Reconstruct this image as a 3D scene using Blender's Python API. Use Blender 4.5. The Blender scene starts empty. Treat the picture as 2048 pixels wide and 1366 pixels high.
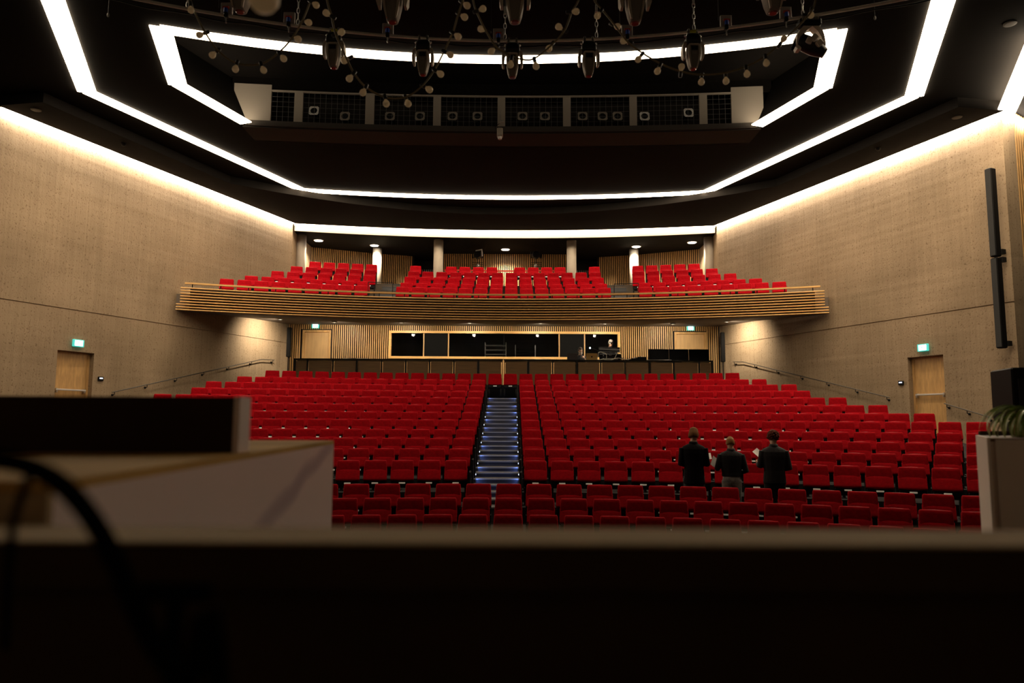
import bpy, math, random
from math import sin, cos, pi, radians, atan, atan2, hypot, sqrt
from mathutils import Vector, Matrix, noise
random.seed(7)
sc = bpy.context.scene
COL = sc.collection

# ------------------------------------------------------------------ camera
CAM = Vector((0.31, 0.0, 3.0))
PITCH = atan(162 / 1480); ROLL = radians(0.3)
fwd = Vector((0, cos(PITCH), sin(PITCH))); up0 = Vector((0, -sin(PITCH), cos(PITCH))); r0 = Vector((1, 0, 0))
rt = r0 * cos(ROLL) + up0 * sin(ROLL); up = -r0 * sin(ROLL) + up0 * cos(ROLL)
cd = bpy.data.cameras.new('camera'); cam = bpy.data.objects.new('camera', cd); COL.objects.link(cam)
m = Matrix((rt, up, -fwd)).transposed().to_4x4(); m.translation = CAM; cam.matrix_world = m
cd.sensor_width = 36; cd.lens = 1480 / 2048 * 36; cd.clip_start = .05; cd.clip_end = 200
cd.dof.use_dof = True; cd.dof.focus_distance = 19; cd.dof.aperture_fstop = 2.4
sc.camera = cam

# ------------------------------------------------------------------ world, exposure
w = bpy.data.worlds.new('world'); sc.world = w; w.use_nodes = True
w.node_tree.nodes['Background'].inputs[0].default_value = (0, 0, 0, 1)
w.node_tree.nodes['Background'].inputs[1].default_value = 0
sc.view_settings.view_transform = 'Standard'; sc.view_settings.look = 'None'
sc.view_settings.gamma = 1; sc.view_settings.use_curve_mapping = False
sc.view_settings.exposure = 1.55
LED_STRENGTH = 9.5
LED_COL = (1, .80, .56, 1)


def spot(name, loc, target, power, angle, blend=.6, col=(1, .84, .62), rad=.06):
    ld = bpy.data.lights.new(name, 'SPOT'); ld.energy = power; ld.spot_size = radians(angle); ld.spot_blend = blend
    ld.color = col; ld.shadow_soft_size = rad
    o = bpy.data.objects.new(name, ld); COL.objects.link(o); o.location = loc
    o.rotation_euler = (Vector(target) - Vector(loc)).to_track_quat('-Z', 'Y').to_euler()
    return o


# ------------------------------------------------------------------ materials
MATS = {}


def mat(name, col, rough=.6, metal=0, emis=None, estr=0, sheen=0, sheen_tint=None, spec=None, noise_s=None, noise_amt=.25, bump=0, bump_s=40, map_scale=None):
    if name in MATS: return MATS[name]
    M = bpy.data.materials.new(name); M.use_nodes = True; nt = M.node_tree; b = nt.nodes['Principled BSDF']
    b.inputs['Base Color'].default_value = (*col, 1); b.inputs['Roughness'].default_value = rough; b.inputs['Metallic'].default_value = metal
    if spec is not None: b.inputs['Specular IOR Level'].default_value = spec
    if emis: b.inputs['Emission Color'].default_value = (*emis[:3], 1); b.inputs['Emission Strength'].default_value = estr
    if sheen:
        b.inputs['Sheen Weight'].default_value = sheen; b.inputs['Sheen Roughness'].default_value = .4
        b.inputs['Sheen Tint'].default_value = (*(sheen_tint or col), 1)
    if noise_s or bump:
        tc = nt.nodes.new('ShaderNodeTexCoord'); mp = nt.nodes.new('ShaderNodeMapping'); nt.links.new(tc.outputs['Object'], mp.inputs['Vector'])
        if map_scale: mp.inputs['Scale'].default_value = map_scale
    if noise_s:
        n = nt.nodes.new('ShaderNodeTexNoise'); n.inputs['Scale'].default_value = noise_s; n.inputs['Detail'].default_value = 5
        nt.links.new(mp.outputs[0], n.inputs['Vector'])
        r = nt.nodes.new('ShaderNodeValToRGB'); r.color_ramp.elements[0].position = .3; r.color_ramp.elements[1].position = .7
        r.color_ramp.elements[0].color = (*[c * (1 - noise_amt) for c in col], 1); r.color_ramp.elements[1].color = (*[min(1, c * (1 + noise_amt)) for c in col], 1)
        nt.links.new(n.outputs['Fac'], r.inputs['Fac']); nt.links.new(r.outputs['Color'], b.inputs['Base Color'])
    if bump:
        n2 = nt.nodes.new('ShaderNodeTexNoise'); n2.inputs['Scale'].default_value = bump_s; n2.inputs['Detail'].default_value = 4
        nt.links.new(mp.outputs[0], n2.inputs['Vector'])
        bp = nt.nodes.new('ShaderNodeBump'); bp.inputs['Strength'].default_value = bump; bp.inputs['Distance'].default_value = .01
        nt.links.new(n2.outputs['Fac'], bp.inputs['Height']); nt.links.new(bp.outputs['Normal'], b.inputs['Normal'])
    MATS[name] = M
    return M


def concrete():
    M = bpy.data.materials.new('board_marked_concrete'); M.use_nodes = True; nt = M.node_tree; b = nt.nodes['Principled BSDF']
    N = nt.nodes.new; L = nt.links.new
    tc = N('ShaderNodeTexCoord')

    def nz(scale, sc_, det=5):
        mp = N('ShaderNodeMapping'); mp.inputs['Scale'].default_value = sc_; L(tc.outputs['Object'], mp.inputs['Vector'])
        n = N('ShaderNodeTexNoise'); n.inputs['Scale'].default_value = scale; n.inputs['Detail'].default_value = det; L(mp.outputs[0], n.inputs['Vector']); return n
    streak = nz(14, (1, 1, .025)); blot = nz(.7, (1, 1, 1)); pit = nz(24, (1, 1, .8), 8); ripple = nz(.8, (.12, .12, 5.0), 1)
    r = N('ShaderNodeValToRGB'); e = r.color_ramp.elements; e[0].position = .32; e[1].position = .68
    e[0].color = (.25, .178, .106, 1); e[1].color = (.375, .272, .170, 1)
    mx = N('ShaderNodeMath'); mx.operation = 'MULTIPLY_ADD'; mx.inputs[1].default_value = .36
    hb = N('ShaderNodeMath'); hb.operation = 'MULTIPLY'; hb.inputs[1].default_value = .64; L(blot.outputs['Fac'], hb.inputs[0])
    L(streak.outputs['Fac'], mx.inputs[0]); L(hb.outputs[0], mx.inputs[2]); L(mx.outputs[0], r.inputs['Fac'])
    # pits: dark small holes
    pr = N('ShaderNodeValToRGB'); pr.color_ramp.elements[0].position = .34; pr.color_ramp.elements[1].position = .41
    pr.color_ramp.elements[0].color = (.62, .56, .50, 1); pr.color_ramp.elements[1].color = (1, 1, 1, 1); L(pit.outputs['Fac'], pr.inputs['Fac'])
    mm = N('ShaderNodeMixRGB'); mm.blend_type = 'MULTIPLY'; mm.inputs[0].default_value = 1; L(r.outputs[0], mm.inputs[1]); L(pr.outputs[0], mm.inputs[2])
    L(mm.outputs[0], b.inputs['Base Color']); b.inputs['Roughness'].default_value = .85
    hsum = N('ShaderNodeMath'); hsum.operation = 'MULTIPLY_ADD'; hsum.inputs[1].default_value = 1.0; L(streak.outputs['Fac'], hsum.inputs[0]); L(pit.outputs['Fac'], hsum.inputs[2])
    h2 = N('ShaderNodeMath'); h2.operation = 'MULTIPLY_ADD'; h2.inputs[1].default_value = 2.8; L(ripple.outputs['Fac'], h2.inputs[0]); L(hsum.outputs[0], h2.inputs[2])
    bp = N('ShaderNodeBump'); bp.inputs['Strength'].default_value = .35; bp.inputs['Distance'].default_value = .012
    L(h2.outputs[0], bp.inputs['Height']); L(bp.outputs[0], b.inputs['Normal'])
    return M


CONC = concrete()
VELVET = mat('red_velvet', (.305, .0004, .0045), .9, sheen=.15, sheen_tint=(.8, .005, .02), spec=.08, noise_s=22, noise_amt=.18)
BLACK = mat('black_plastic', (.006, .0055, .0055), .6, spec=.15)
BLACKM = mat('black_metal', (.010, .0095, .009), .6, .2, spec=.25)
PLATE = mat('white_plate', (.92, .92, .90), .4)
OAK = mat('oak', (.56, .33, .125), .5, noise_s=6, noise_amt=.18, map_scale=(3, 3, .5))
OAKH = mat('oak_horizontal', (.74, .44, .15), .5, noise_s=5, noise_amt=.15, map_scale=(.4, .4, 6))
PANEL = mat('brown_veneer', (.17, .092, .03), .5, noise_s=3, noise_amt=.25, map_scale=(.6, .6, 22), bump=.3, bump_s=8)
DARKBACK = mat('dark_backing', (.012, .009, .007), .9)
CEIL = mat('black_ceiling', (.0045, .0036, .003), .95, spec=.1, noise_s=3, noise_amt=.15)
CARPET = mat('dark_carpet', (.018, .016, .016), .95, noise_s=60, noise_amt=.3)
STEPM = mat('dark_step_lining', (.085, .085, .09), .7)
ALU = mat('aluminium', (.75, .75, .74), .35, .7)
STEEL = mat('brushed_steel', (.45, .43, .40), .35, .9)
LED = mat('led_strip', (.9, .9, .9), .5, emis=LED_COL, estr=LED_STRENGTH)
LEDI = mat('led_inner_strip', (.9, .9, .9), .5, emis=LED_COL, estr=LED_STRENGTH * .45)
LEDB = mat('led_balcony_strip', (.9, .9, .9), .5, emis=LED_COL, estr=LED_STRENGTH * .45)
LEDC = mat('led_cove_strip', (.9, .9, .9), .5, emis=(1, .87, .70), estr=LED_STRENGTH * 2.0)
DOWN = mat('downlight_lens', (.9, .9, .9), .5, emis=(1, .9, .75), estr=14)
GREYP = mat('grey_paint', (.33, .295, .25), .7)
GLASS = mat('dark_glass', (.02, .022, .025), .05, spec=.6)
DEEP = mat('deep_lens', (.6, .6, .55), .5, emis=(1, .85, .6), estr=.15)
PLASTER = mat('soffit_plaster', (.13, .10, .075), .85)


def glass_clear():
    M = bpy.data.materials.new('window_glass'); M.use_nodes = True; b = M.node_tree.nodes['Principled BSDF']
    b.inputs['Base Color'].default_value = (.85, .9, .9, 1); b.inputs['Roughness'].default_value = .02; b.inputs['Transmission Weight'].default_value = 1; b.inputs['IOR'].default_value = 1.2
    return M


WGLASS = glass_clear()


# ------------------------------------------------------------------ mesh helpers
class MB:
    def __init__(s): s.v = []; s.f = []; s.mi = []; s.cur = 0

    def add(s, vs, fs):
        o = len(s.v); s.v += [tuple(v) for v in vs]; s.f += [tuple(i + o for i in f) for f in fs]; s.mi += [s.cur] * len(fs); return s

    def box(s, c, d, M=None):
        x, y, z = (k / 2 for k in d)
        vs = [Vector((i * x, j * y, k * z)) for k in (-1, 1) for j in (-1, 1) for i in (-1, 1)]
        if M is not None: vs = [M @ v for v in vs]
        vs = [v + Vector(c) for v in vs]
        return s.add(vs, [(0, 2, 3, 1), (4, 5, 7, 6), (0, 1, 5, 4), (2, 6, 7, 3), (0, 4, 6, 2), (1, 3, 7, 5)])

    def bbox(s, c, d, b, M=None):
        # box with bevelled edges (chamfered in all directions)
        x, y, z = (k / 2 for k in d); b = min(b, x * .9, y * .9, z * .9)
        rings = []
        for zz, i in ((-z, b), (-z + b, 0), (z - b, 0), (z, b)):
            X, Y = x - i, y - i
            rings.append([Vector(p) for p in ((X - b, -Y, zz), (X, -Y + b, zz), (X, Y - b, zz), (X - b, Y, zz), (-X + b, Y, zz), (-X, Y - b, zz), (-X, -Y + b, zz), (-X + b, -Y, zz))])
        if M is not None: rings = [[M @ v for v in r] for r in rings]
        return s.loft([[v + Vector(c) for v in r] for r in rings])

    def loft(s, rings, cap=True, closed=True):
        n = len(rings[0]); vs = [v for r in rings for v in r]; fs = []
        for i in range(len(rings) - 1):
            for j in range(n if closed else n - 1):
                k = (j + 1) % n; fs.append((i * n + j, i * n + k, (i + 1) * n + k, (i + 1) * n + j))
        if cap and closed: fs.append(tuple(range(n - 1, -1, -1))); fs.append(tuple((len(rings) - 1) * n + j for j in range(n)))
        return s.add(vs, fs)

    def tube(s, pts, r, n=8, caps=True, squash=1):
        pts = [Vector(p) for p in pts]; rs = r if isinstance(r, (list, tuple)) else [r] * len(pts)
        rings = []; ref = None
        for i, p in enumerate(pts):
            t = (pts[min(i + 1, len(pts) - 1)] - pts[max(i - 1, 0)]).normalized()
            if ref is None: ref = Vector((1, 0, 0)) if abs(t.x) < .9 else Vector((0, 1, 0))
            a = (ref - t * ref.dot(t)).normalized(); b = t.cross(a); ref = a
            rings.append([p + a * cos(2 * pi * k / n) * rs[i] + b * sin(2 * pi * k / n) * rs[i] * squash for k in range(n)])
        return s.loft(rings, caps)

    def lathe(s, prof, c=(0, 0, 0), n=16, M=None):
        rings = [[Vector((r * cos(2 * pi * k / n), r * sin(2 * pi * k / n), z)) for k in range(n)] for r, z in prof]
        if M is not None: rings = [[M @ v for v in r] for r in rings]
        return s.loft([[v + Vector(c) for v in r] for r in rings])

    def ell(s, c, r, n=12, m=8, M=None):
        rings = []
        for i in range(m + 1):
            a = -pi / 2 + pi * i / m; a = max(-pi / 2 + .05, min(pi / 2 - .05, a))
            ring = [Vector((r[0] * cos(a) * cos(2 * pi * k / n), r[1] * cos(a) * sin(2 * pi * k / n), r[2] * sin(a))) for k in range(n)]
            if M is not None: ring = [M @ v for v in ring]
            rings.append([v + Vector(c) for v in ring])
        return s.loft(rings)

    def prism(s, poly, z0, z1):
        n = len(poly); vs = [(p[0], p[1], z0) for p in poly] + [(p[0], p[1], z1) for p in poly]
        fs = [tuple(range(n - 1, -1, -1)), tuple(range(n, 2 * n))] + [(i, (i + 1) % n, n + (i + 1) % n, n + i) for i in range(n)]
        return s.add(vs, fs)

    def mesh(s, name, mats, smooth=False):
        me = bpy.data.meshes.new(name); me.from_pydata(s.v, [], s.f)
        if not isinstance(mats, (list, tuple)): mats = [mats]
        for q in mats: me.materials.append(q)
        if len(mats) > 1: me.polygons.foreach_set('material_index', s.mi)
        if smooth: me.polygons.foreach_set('use_smooth', [True] * len(me.polygons))
        me.update(); return me

    def build(s, name, mats, parent=None, smooth=False):
        return link(name, s.mesh(name, mats, smooth), parent)


def link(name, me, parent=None, loc=None):
    o = bpy.data.objects.new(name, me); COL.objects.link(o)
    if parent is not None: o.parent = parent
    if loc is not None: o.location = loc
    return o


def tag(o, label=None, cat=None, group=None, kind=None):
    if label: o['label'] = label
    if cat: o['category'] = cat
    if group: o['group'] = group
    if kind: o['kind'] = kind
    return o


def thing(name, label, cat, loc=(0, 0, 0), rz=0, group=None, kind=None):
    o = bpy.data.objects.new(name, None); COL.objects.link(o); o.location = loc; o.rotation_euler = (0, 0, rz); o.empty_display_size = .1
    return tag(o, label, cat, group, kind)


def struct(o): o['kind'] = 'structure'; return o


def copy_tree(o, parent=None):
    c = o.copy(); COL.objects.link(c)
    if parent is not None: c.parent = parent
    for ch in kids[o.name]: copy_tree(ch, c)
    return c


kids = {}


def note(o):
    # remember the children of a prototype before copying
    def rec(x):
        kids[x.name] = [y for y in bpy.data.objects if y.parent is x]
        for y in kids[x.name]: rec(y)
    rec(o); return o


def dup(o):
    def rec(src, parent):
        c = src.copy(); COL.objects.link(c)
        if parent is not None: c.parent = parent
        for ch in kids[src.name]: rec(ch, c)
        return c
    return rec(o, None)


def ray(px, py): return fwd + rt * ((px - 1024) / 1480) - up * ((py - 683) / 1480)
def at(px, py, Y): d = ray(px, py); return CAM + d * (Y / d.y)


YC = -3.0


def pol(R, a):
    # point on the seating arcs: radius R, arc length a from the hall axis
    t = a / R; return Vector((R * sin(t), YC + R * cos(t), 0))


# wall line (right side): through (8.35, 28.5), X grows by .397 per metre towards the stage
S_ = .397
def wallX(Y): return 8.35 + S_ * (28.5 - Y) if Y < 28.5 else 8.35
def theta_wall(R):
    lo, hi = 0, 1.2
    for _ in range(40):
        mid = (lo + hi) / 2; X = R * sin(mid); Y = YC + R * cos(mid)
        if X > wallX(Y): hi = mid
        else: lo = mid
    return lo


# ================================================================== SETTING
NTH = ['first', 'second', 'third', 'fourth', 'fifth', 'sixth', 'seventh', 'eighth', 'ninth', 'tenth', 'eleventh', 'twelfth', 'thirteenth', 'fourteenth', 'fifteenth', 'sixteenth', 'seventeenth', 'eighteenth', 'nineteenth', 'twentieth', 'twenty-first']

ROWS = [(18.05, 2.24), (18.99, 2.44), (19.93, 2.64), (20.87, 2.83), (21.81, 3.06), (22.75, 3.26), (23.69, 3.48), (24.63, 3.71), (25.57, 3.94), (26.51, 4.17), (27.45, 4.39), (28.39, 4.66)]
ENDS = [16, 17, 18, 19, 20, 19, 18, 17, 16, 16, 15, 14]
FRONT = [(16.29, 1.92), (15.35, 1.77), (14.45, 1.61)]
FENDS = [14, 13, 12]
SP = .524; SEAT_H = .86

# --- stalls floor: stepped terraces
fl = MB()
def sector(mb, R0, R1, z0, z1, t):
    n = 28; A = [-t + 2 * t * i / n for i in range(n + 1)]
    def P(R, a, z): return (R * sin(a), YC + R * cos(a), z)
    rings = [[P(R0, a, z0), P(R0, a, z1), P(R1, a, z1), P(R1, a, z0)] for a in A]
    mb.loft(rings)
allr = [(R, z - SEAT_H, e) for (R, z), e in zip(FRONT[::-1] + ROWS, FENDS[::-1] + ENDS)]
for i, (R, z, e) in enumerate(allr):
    R0 = R - .56; R1 = allr[i + 1][0] - .56 if i + 1 < len(allr) else R + .45
    t = (SP * (e + 1) + .12) / R
    sector(fl, R0, R1 + .02, -.2, z, t)
fl.prism([(-13.5, 7.0), (13.5, 7.0), (13.5, 17.5), (-13.5, 17.5)], -.2, .45)
# side aisles along the concrete walls, rising to the back platform
prof = [(13.0, 1.2), (17.0, 2.1), (18.6, 2.35), (19.6, 2.62), (20.1, 2.76), (20.9, 2.80), (21.3, 2.9), (27.0, 4.3), (28.45, 4.3)]
for sgn in (-1, 1):
    rings = []
    for Y, z in prof:
        X = wallX(Y) - .02; rings.append([(sgn * X, Y, -.2), (sgn * X, Y, z), (sgn * (X - 1.5), Y, z), (sgn * (X - 1.5), Y, -.2)])
    fl.loft(rings)
pts = [pol(28.80, -8.6 + 17.2 * i / 20) for i in range(21)]
fl.prism([(p.x, p.y) for p in pts] + [(8.3, 28.5), (-8.3, 28.5)], -.2, 4.3)
floor = struct(fl.build('floor', CARPET)); tag(floor, 'dark stepped carpet floor under the red seat rows', 'floor')
# --- stage floor
st = MB().prism([(-13, -4), (13, -4), (13, 7.0), (0, 7.2), (-13, 7.0)], -.2, 1.95).build('floor_stage', mat('stage_floor', (.03, .024, .02), .6, noise_s=5)); struct(st); tag(st, 'dark stage floor in front of the stalls', 'floor')

# --- pale walls added behind the camera to bounce hall light onto the set
STW = mat('bounce_wall', (.62, .54, .44), .9)
tag(struct(MB().box((0, -4.1, 5.5), (22, .1, 8)).build('wall_stage_back', STW)), 'pale bounce wall added behind the set', 'wall')
for sg, nm_ in ((-1, 'left'), (1, 'right')): tag(struct(MB().box((sg * 10.9, 1.0, 5.5), (.1, 10, 8)).build(f'wall_stage_{nm_}', STW)), 'pale bounce wall added at the stage side, ' + ('speaker-wall side' if sg > 0 else 'bare-wall side'), 'wall')
# --- concrete side walls
def frame_wall(sgn):
    u = Vector((sgn * .3690, -.9294, 0)); nrm = Vector((-sgn * .9294, -.3690, 0)); org = Vector((sgn * 8.35, 28.5, 0))
    return u, nrm, org
def wpt(sgn, t, z, d=0):
    u, n, o = frame_wall(sgn); p = o + u * t + n * d; return Vector((p.x, p.y, z))
WT = 11.45; D0, D1 = 8.36, 9.46; DZ0, DZ1 = 2.72, 4.87
def wall(name, sgn, label):
    mb = MB(); ts = [0, D0, D1, WT]; zs = [-.2, DZ0, DZ1, 5.985, 6.015, 10.85]; gz = 3
    def q(a, b, c, d): mb.add([a, b, c, d], [(0, 1, 2, 3)] if sgn > 0 else [(3, 2, 1, 0)])
    for i in range(3):
        for j in range(5):
            if i == 1 and j == 1: continue
            dd = -.025 if j == gz else 0
            q(wpt(sgn, ts[i], zs[j], dd), wpt(sgn, ts[i + 1], zs[j], dd), wpt(sgn, ts[i + 1], zs[j + 1], dd), wpt(sgn, ts[i], zs[j + 1], dd))
    for z in (zs[3], zs[4]): q(wpt(sgn, 0, z), wpt(sgn, WT, z), wpt(sgn, WT, z, -.025), wpt(sgn, 0, z, -.025))
    R = .22
    for t in (D0, D1): q(wpt(sgn, t, DZ0), wpt(sgn, t, DZ1), wpt(sgn, t, DZ1, -R), wpt(sgn, t, DZ0, -R))
    for z in (DZ0, DZ1): q(wpt(sgn, D0, z), wpt(sgn, D1, z), wpt(sgn, D1, z, -R), wpt(sgn, D0, z, -R))
    # end face at the stage side, and the back end, plus outer skin for thickness
    T = -.45
    q(wpt(sgn, WT, -.2), wpt(sgn, WT, -.2, T), wpt(sgn, WT, 10.85, T), wpt(sgn, WT, 10.85))
    q(wpt(sgn, 0, -.2), wpt(sgn, 0, 10.85), wpt(sgn, 0, 10.85, T), wpt(sgn, 0, -.2, T))
    q(wpt(sgn, 0, -.2, T), wpt(sgn, 0, 10.85, T), wpt(sgn, WT, 10.85, T), wpt(sgn, WT, -.2, T))
    o = struct(mb.build(name, CONC)); tag(o, label, 'wall'); return o
wall('wall_left', -1, 'board-marked concrete side wall without a column speaker')
wall('wall_right', 1, 'board-marked concrete side wall carrying the tall column speaker')

# doors in the concrete walls
def side_door(name, sgn, label):
    u, n, o_ = frame_wall(sgn)
    th = tag(thing(name, label, 'door', wpt(sgn, (D0 + D1) / 2, DZ0, -.2), atan2(u.y, u.x)), kind='structure')
    # local x along the wall, local +-y the wall normal
    k = 1 if (Matrix.Rotation(atan2(u.y, u.x), 3, 'Z') @ Vector((0, 1, 0))).dot(n) > 0 else -1
    H = DZ1 - DZ0; W = D1 - D0
    MB().bbox((0, 0, H / 2), (W - .1, .05, H - .06), .004).build('door_leaf', OAK, th)
    fr = MB(); fr.box((-W / 2 + .035, 0, H / 2), (.07, .09, H)); fr.box((W / 2 - .035, 0, H / 2), (.07, .09, H)); fr.box((0, 0, H - .03), (W, .09, .06)); fr.build('door_frame', OAK, th)
    b = MB(); b.bbox((0, k * .09, 1.1), (W - .2, .035, .05), .01); b.build('push_bar', ALU, th)
    c = MB()
    for x in (-W / 2 + .14, W / 2 - .14): c.bbox((x, k * .06, 1.08), (.05, .09, .12), .01)
    c.build('push_bar_bracket', STEEL, th)
    return th
side_door('door_1', -1, 'oak door with a push bar in the concrete wall without column speaker')
side_door('door_2', 1, 'oak door with a push bar in the concrete wall with column speaker')

# --- wooden slat flank beyond the end of the concrete wall
for sgn, nm, lb in ((1, 'wall_flank_right', 'oak slat wall beyond the end of the speaker-side concrete wall'), (-1, 'wall_flank_left', 'oak slat wall beyond the other concrete wall end')):
    a = wpt(sgn, WT - .12, 0, -.45); d = Vector((sgn * .82, .57, 0)).normalized(); nn = Vector((sgn * .57, -.82, 0))
    th = struct(MB().prism([(a.x, a.y), (a.x + d.x * 3, a.y + d.y * 3), (a.x + d.x * 3 - nn.x * .1, a.y + d.y * 3 - nn.y * .1), (a.x - nn.x * .1, a.y - nn.y * .1)], 1.9, 10.9).build(nm, DARKBACK)); tag(th, lb, 'wall')
    sl = MB().box((0, 0, 0), (.075, .12, 9)).mesh('flank_slat', OAK)
    for i in range(10):
        p = a + d * (.06 + i * .135) + nn * .06
        o = link('slat', sl, th, (p.x, p.y, 6.4)); o.rotation_euler = (0, 0, atan2(d.y, d.x))

# --- stalls back wall with slats
BY = 28.5
WIN = (-4.36, 4.40, 5.52, 6.42); DL = (-7.80, -6.70, 6.52); DR = (6.60, 7.84, 6.52)
bw = MB()
xs = [-8.35, DL[0], DL[1], WIN[0], WIN[1], DR[0], DR[1], 8.35]
for i in range(7):
    if i in (1, 5): segs = [(6.52, 6.9)]
    elif i == 3: segs = [(4.2, WIN[2]), (WIN[3], 6.9)]
    else: segs = [(4.2, 6.9)]
    for z0, z1 in segs: bw.box(((xs[i] + xs[i + 1]) / 2, BY + .05, (z0 + z1) / 2), (xs[i + 1] - xs[i], .1, z1 - z0))
wb = struct(bw.build('wall_back', DARKBACK)); tag(wb, 'oak slat back wall of the stalls behind the control desk', 'wall')
unit = MB().box((0, 0, 0), (1, 1, 1)).mesh('slat_unit', OAK)
def slat(parent, x, y, z0, z1, rz=0, wd=.038, dp=.05):
    o = link('slat', unit, parent, (x, y, (z0 + z1) / 2)); o.scale = (wd, dp, z1 - z0); o.rotation_euler = (0, 0, rz); return o
x = -8.31
while x < 8.33:
    y = BY - .025
    if DL[0] - .03 < x < DL[1] + .03 or DR[0] - .03 < x < DR[1] + .03: slat(wb, x, y, 6.56, 6.85)
    elif WIN[0] - .08 < x < WIN[1] + .08: slat(wb, x, y, WIN[3] + .09, 6.85); slat(wb, x, y, 4.3, WIN[2] - .09)
    else: slat(wb, x, y, 4.3, 6.85)
    x += .0805
def back_door(name, D, label):
    W = D[1] - D[0]; th = tag(thing(name, label, 'door', ((D[0] + D[1]) / 2, BY + .06, 4.3)), kind='structure'); H = D[2] - 4.3
    MB().bbox((0, .02, H / 2), (W - .16, .05, H - .1), .004).build('door_leaf', mat('pale_oak', (.58, .37, .17), .5, noise_s=4, noise_amt=.12, map_scale=(3, 3, .4)), th)
    f = MB(); f.box((-W / 2 + .04, -.05, H / 2), (.08, .14, H)); f.box((W / 2 - .04, -.05, H / 2), (.08, .14, H)); f.box((0, -.05, H - .04), (W - .16, .14, .08)); f.build('door_frame', OAK, th)
    MB().bbox((0, -.08, 1.08), (W - .3, .04, .05), .01).build('push_bar', ALU, th)
back_door('door_3', DL, 'oak door in the back slat wall near the bare concrete wall')
back_door('door_4', DR, 'oak door in the back slat wall behind the wide black monitors')

# control room window
wn = tag(thing('window_1', 'long oak-framed control room window in the back slat wall', 'window', (0, BY, 0)), kind='structure')
f = MB(); x0, x1, z0, z1 = WIN
for c, d in ((((x0 + x1) / 2, 0, z1 + .045), (x1 - x0 + .2, .18, .09)), (((x0 + x1) / 2, 0, z0 - .045), (x1 - x0 + .2, .18, .09)), ((x0 - .05, 0, (z0 + z1) / 2), (.1, .18, z1 - z0)), ((x1 + .05, 0, (z0 + z1) / 2), (.1, .18, z1 - z0))): f.box(c, d)
f.build('window_frame', OAKH, wn)
def wx(z): return at(740 + z / 3.938, 690, BY).x
muls = [x0, wx(423), wx(618), wx(1055), wx(1490), wx(1690), x1]
for i in range(6):
    a, b = muls[i], muls[i + 1]
    if i in (1, 4): MB().box(((a + b) / 2, .03, (z0 + z1) / 2), (b - a - .03, .03, z1 - z0)).build('blind_panel', mat('black_board', (.006, .006, .006), .9, spec=.1), wn)
    else: MB().box(((a + b) / 2, .03, (z0 + z1) / 2), (b - a - .02, .012, z1 - z0)).build('pane', WGLASS, wn)
    if i: MB().box((a, .02, (z0 + z1) / 2), (.045 if i != 3 else .015, .08, z1 - z0)).build('mullion', OAK if i != 3 else BLACKM, wn)
CRP = mat('control_room_paint', (.05, .045, .05), .9)
for nm, c, d in (('back', (0, BY + 2.2, 5.5), (9.6, .05, 2.6)), ('left', (-4.8, BY + 1.2, 5.5), (.05, 1.9, 2.6)), ('right', (4.85, BY + 1.2, 5.5), (.05, 1.9, 2.6))):
    tag(struct(MB().box(c, d).build('wall_control_room_' + nm, CRP)), {'back': 'dark rear wall of the control room behind the long window', 'left': 'dark control room end wall, bare-wall side', 'right': 'dark control room end wall, speaker-wall side'}[nm], 'wall')
tag(struct(MB().box((0, BY + 1.2, 4.28), (9.6, 2.1, .04)).build('floor_control_room', CRP)), 'dark control room floor', 'floor'); tag(struct(MB().box((0, BY + 1.2, 6.85), (9.6, 2.1, .04)).build('ceiling_control_room', CRP)), 'dark control room ceiling', 'ceiling')
rk = thing('equipment_rack', 'open steel rack behind the control room window', 'rack', (-.35, BY + 1.3, 4.3))
for x in (-.42, .42):
    for y in (-.2, .2): MB().box((x, y, .95), (.03, .03, 1.9)).build('upright', ALU, rk)
for z in (1.2, 1.42, 1.6, 1.78): MB().box((0, 0, z), (.84, .42, .02)).build('shelf', ALU, rk)
rk2 = thing('equipment_rack', 'narrow steel rack of gear beside the open rack in the control room', 'rack', (.85, BY + 1.3, 4.3))
for x in (-.4, .4): MB().box((x, 0, .9), (.03, .4, 1.8)).build('upright', ALU, rk2)
for z in (1.1, 1.3, 1.5, 1.62): MB().bbox((0, 0, z), (.76, .4, .1), .01).build('shelf', BLACKM, rk2)
cdsk = thing('control_room_desk', 'long dark counter behind the control room window', 'desk', (0, BY + .55, 4.3))
MB().box((0, 0, 1.15), (8.6, .5, .04)).build('desk_top', STEEL, cdsk)
for x in (-4.2, -1.4, 1.4, 4.2): MB().box((x, 0, .56), (.06, .5, 1.13)).build('leg', BLACKM, cdsk)

# ------------------------------------------------------------------ ceiling
CZ = 10.95; SZ = 10.7
def arcpts(x0, x1, yend, ymid, n=16):
    # parabola through (x0,yend),(0,ymid),(x1,yend)
    h = max(abs(x0), abs(x1)); return [(x0 + (x1 - x0) * i / n, ymid + (yend - ymid) * ((x0 + (x1 - x0) * i / n) / h) ** 2) for i in range(n + 1)]
Cf = arcpts(-6.88, 6.88, 14.3, 15.5); Cb = arcpts(-6.84, 6.84, 19.2, 19.56)
cm = MB()
def ngon(mb, poly, z): mb.add([(p[0], p[1], z) for p in poly], [tuple(range(len(poly)))])
ngon(cm, [(-15, -5), (15, -5), (15, 14.3)] + Cf[::-1] + [(-15, 14.3)], CZ)
ngon(cm, [(6.88, 14.3), (15, 14.3), (15, 19.2), (6.84, 19.2), (7.67, 16.84)], CZ)
ngon(cm, [(-6.88, 14.3), (-15, 14.3), (-15, 19.2), (-6.84, 19.2), (-7.67, 16.84)], CZ)
ngon(cm, [(-15, 19.2)] + Cb + [(15, 19.2), (15, 30), (-15, 30)], CZ)
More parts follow.
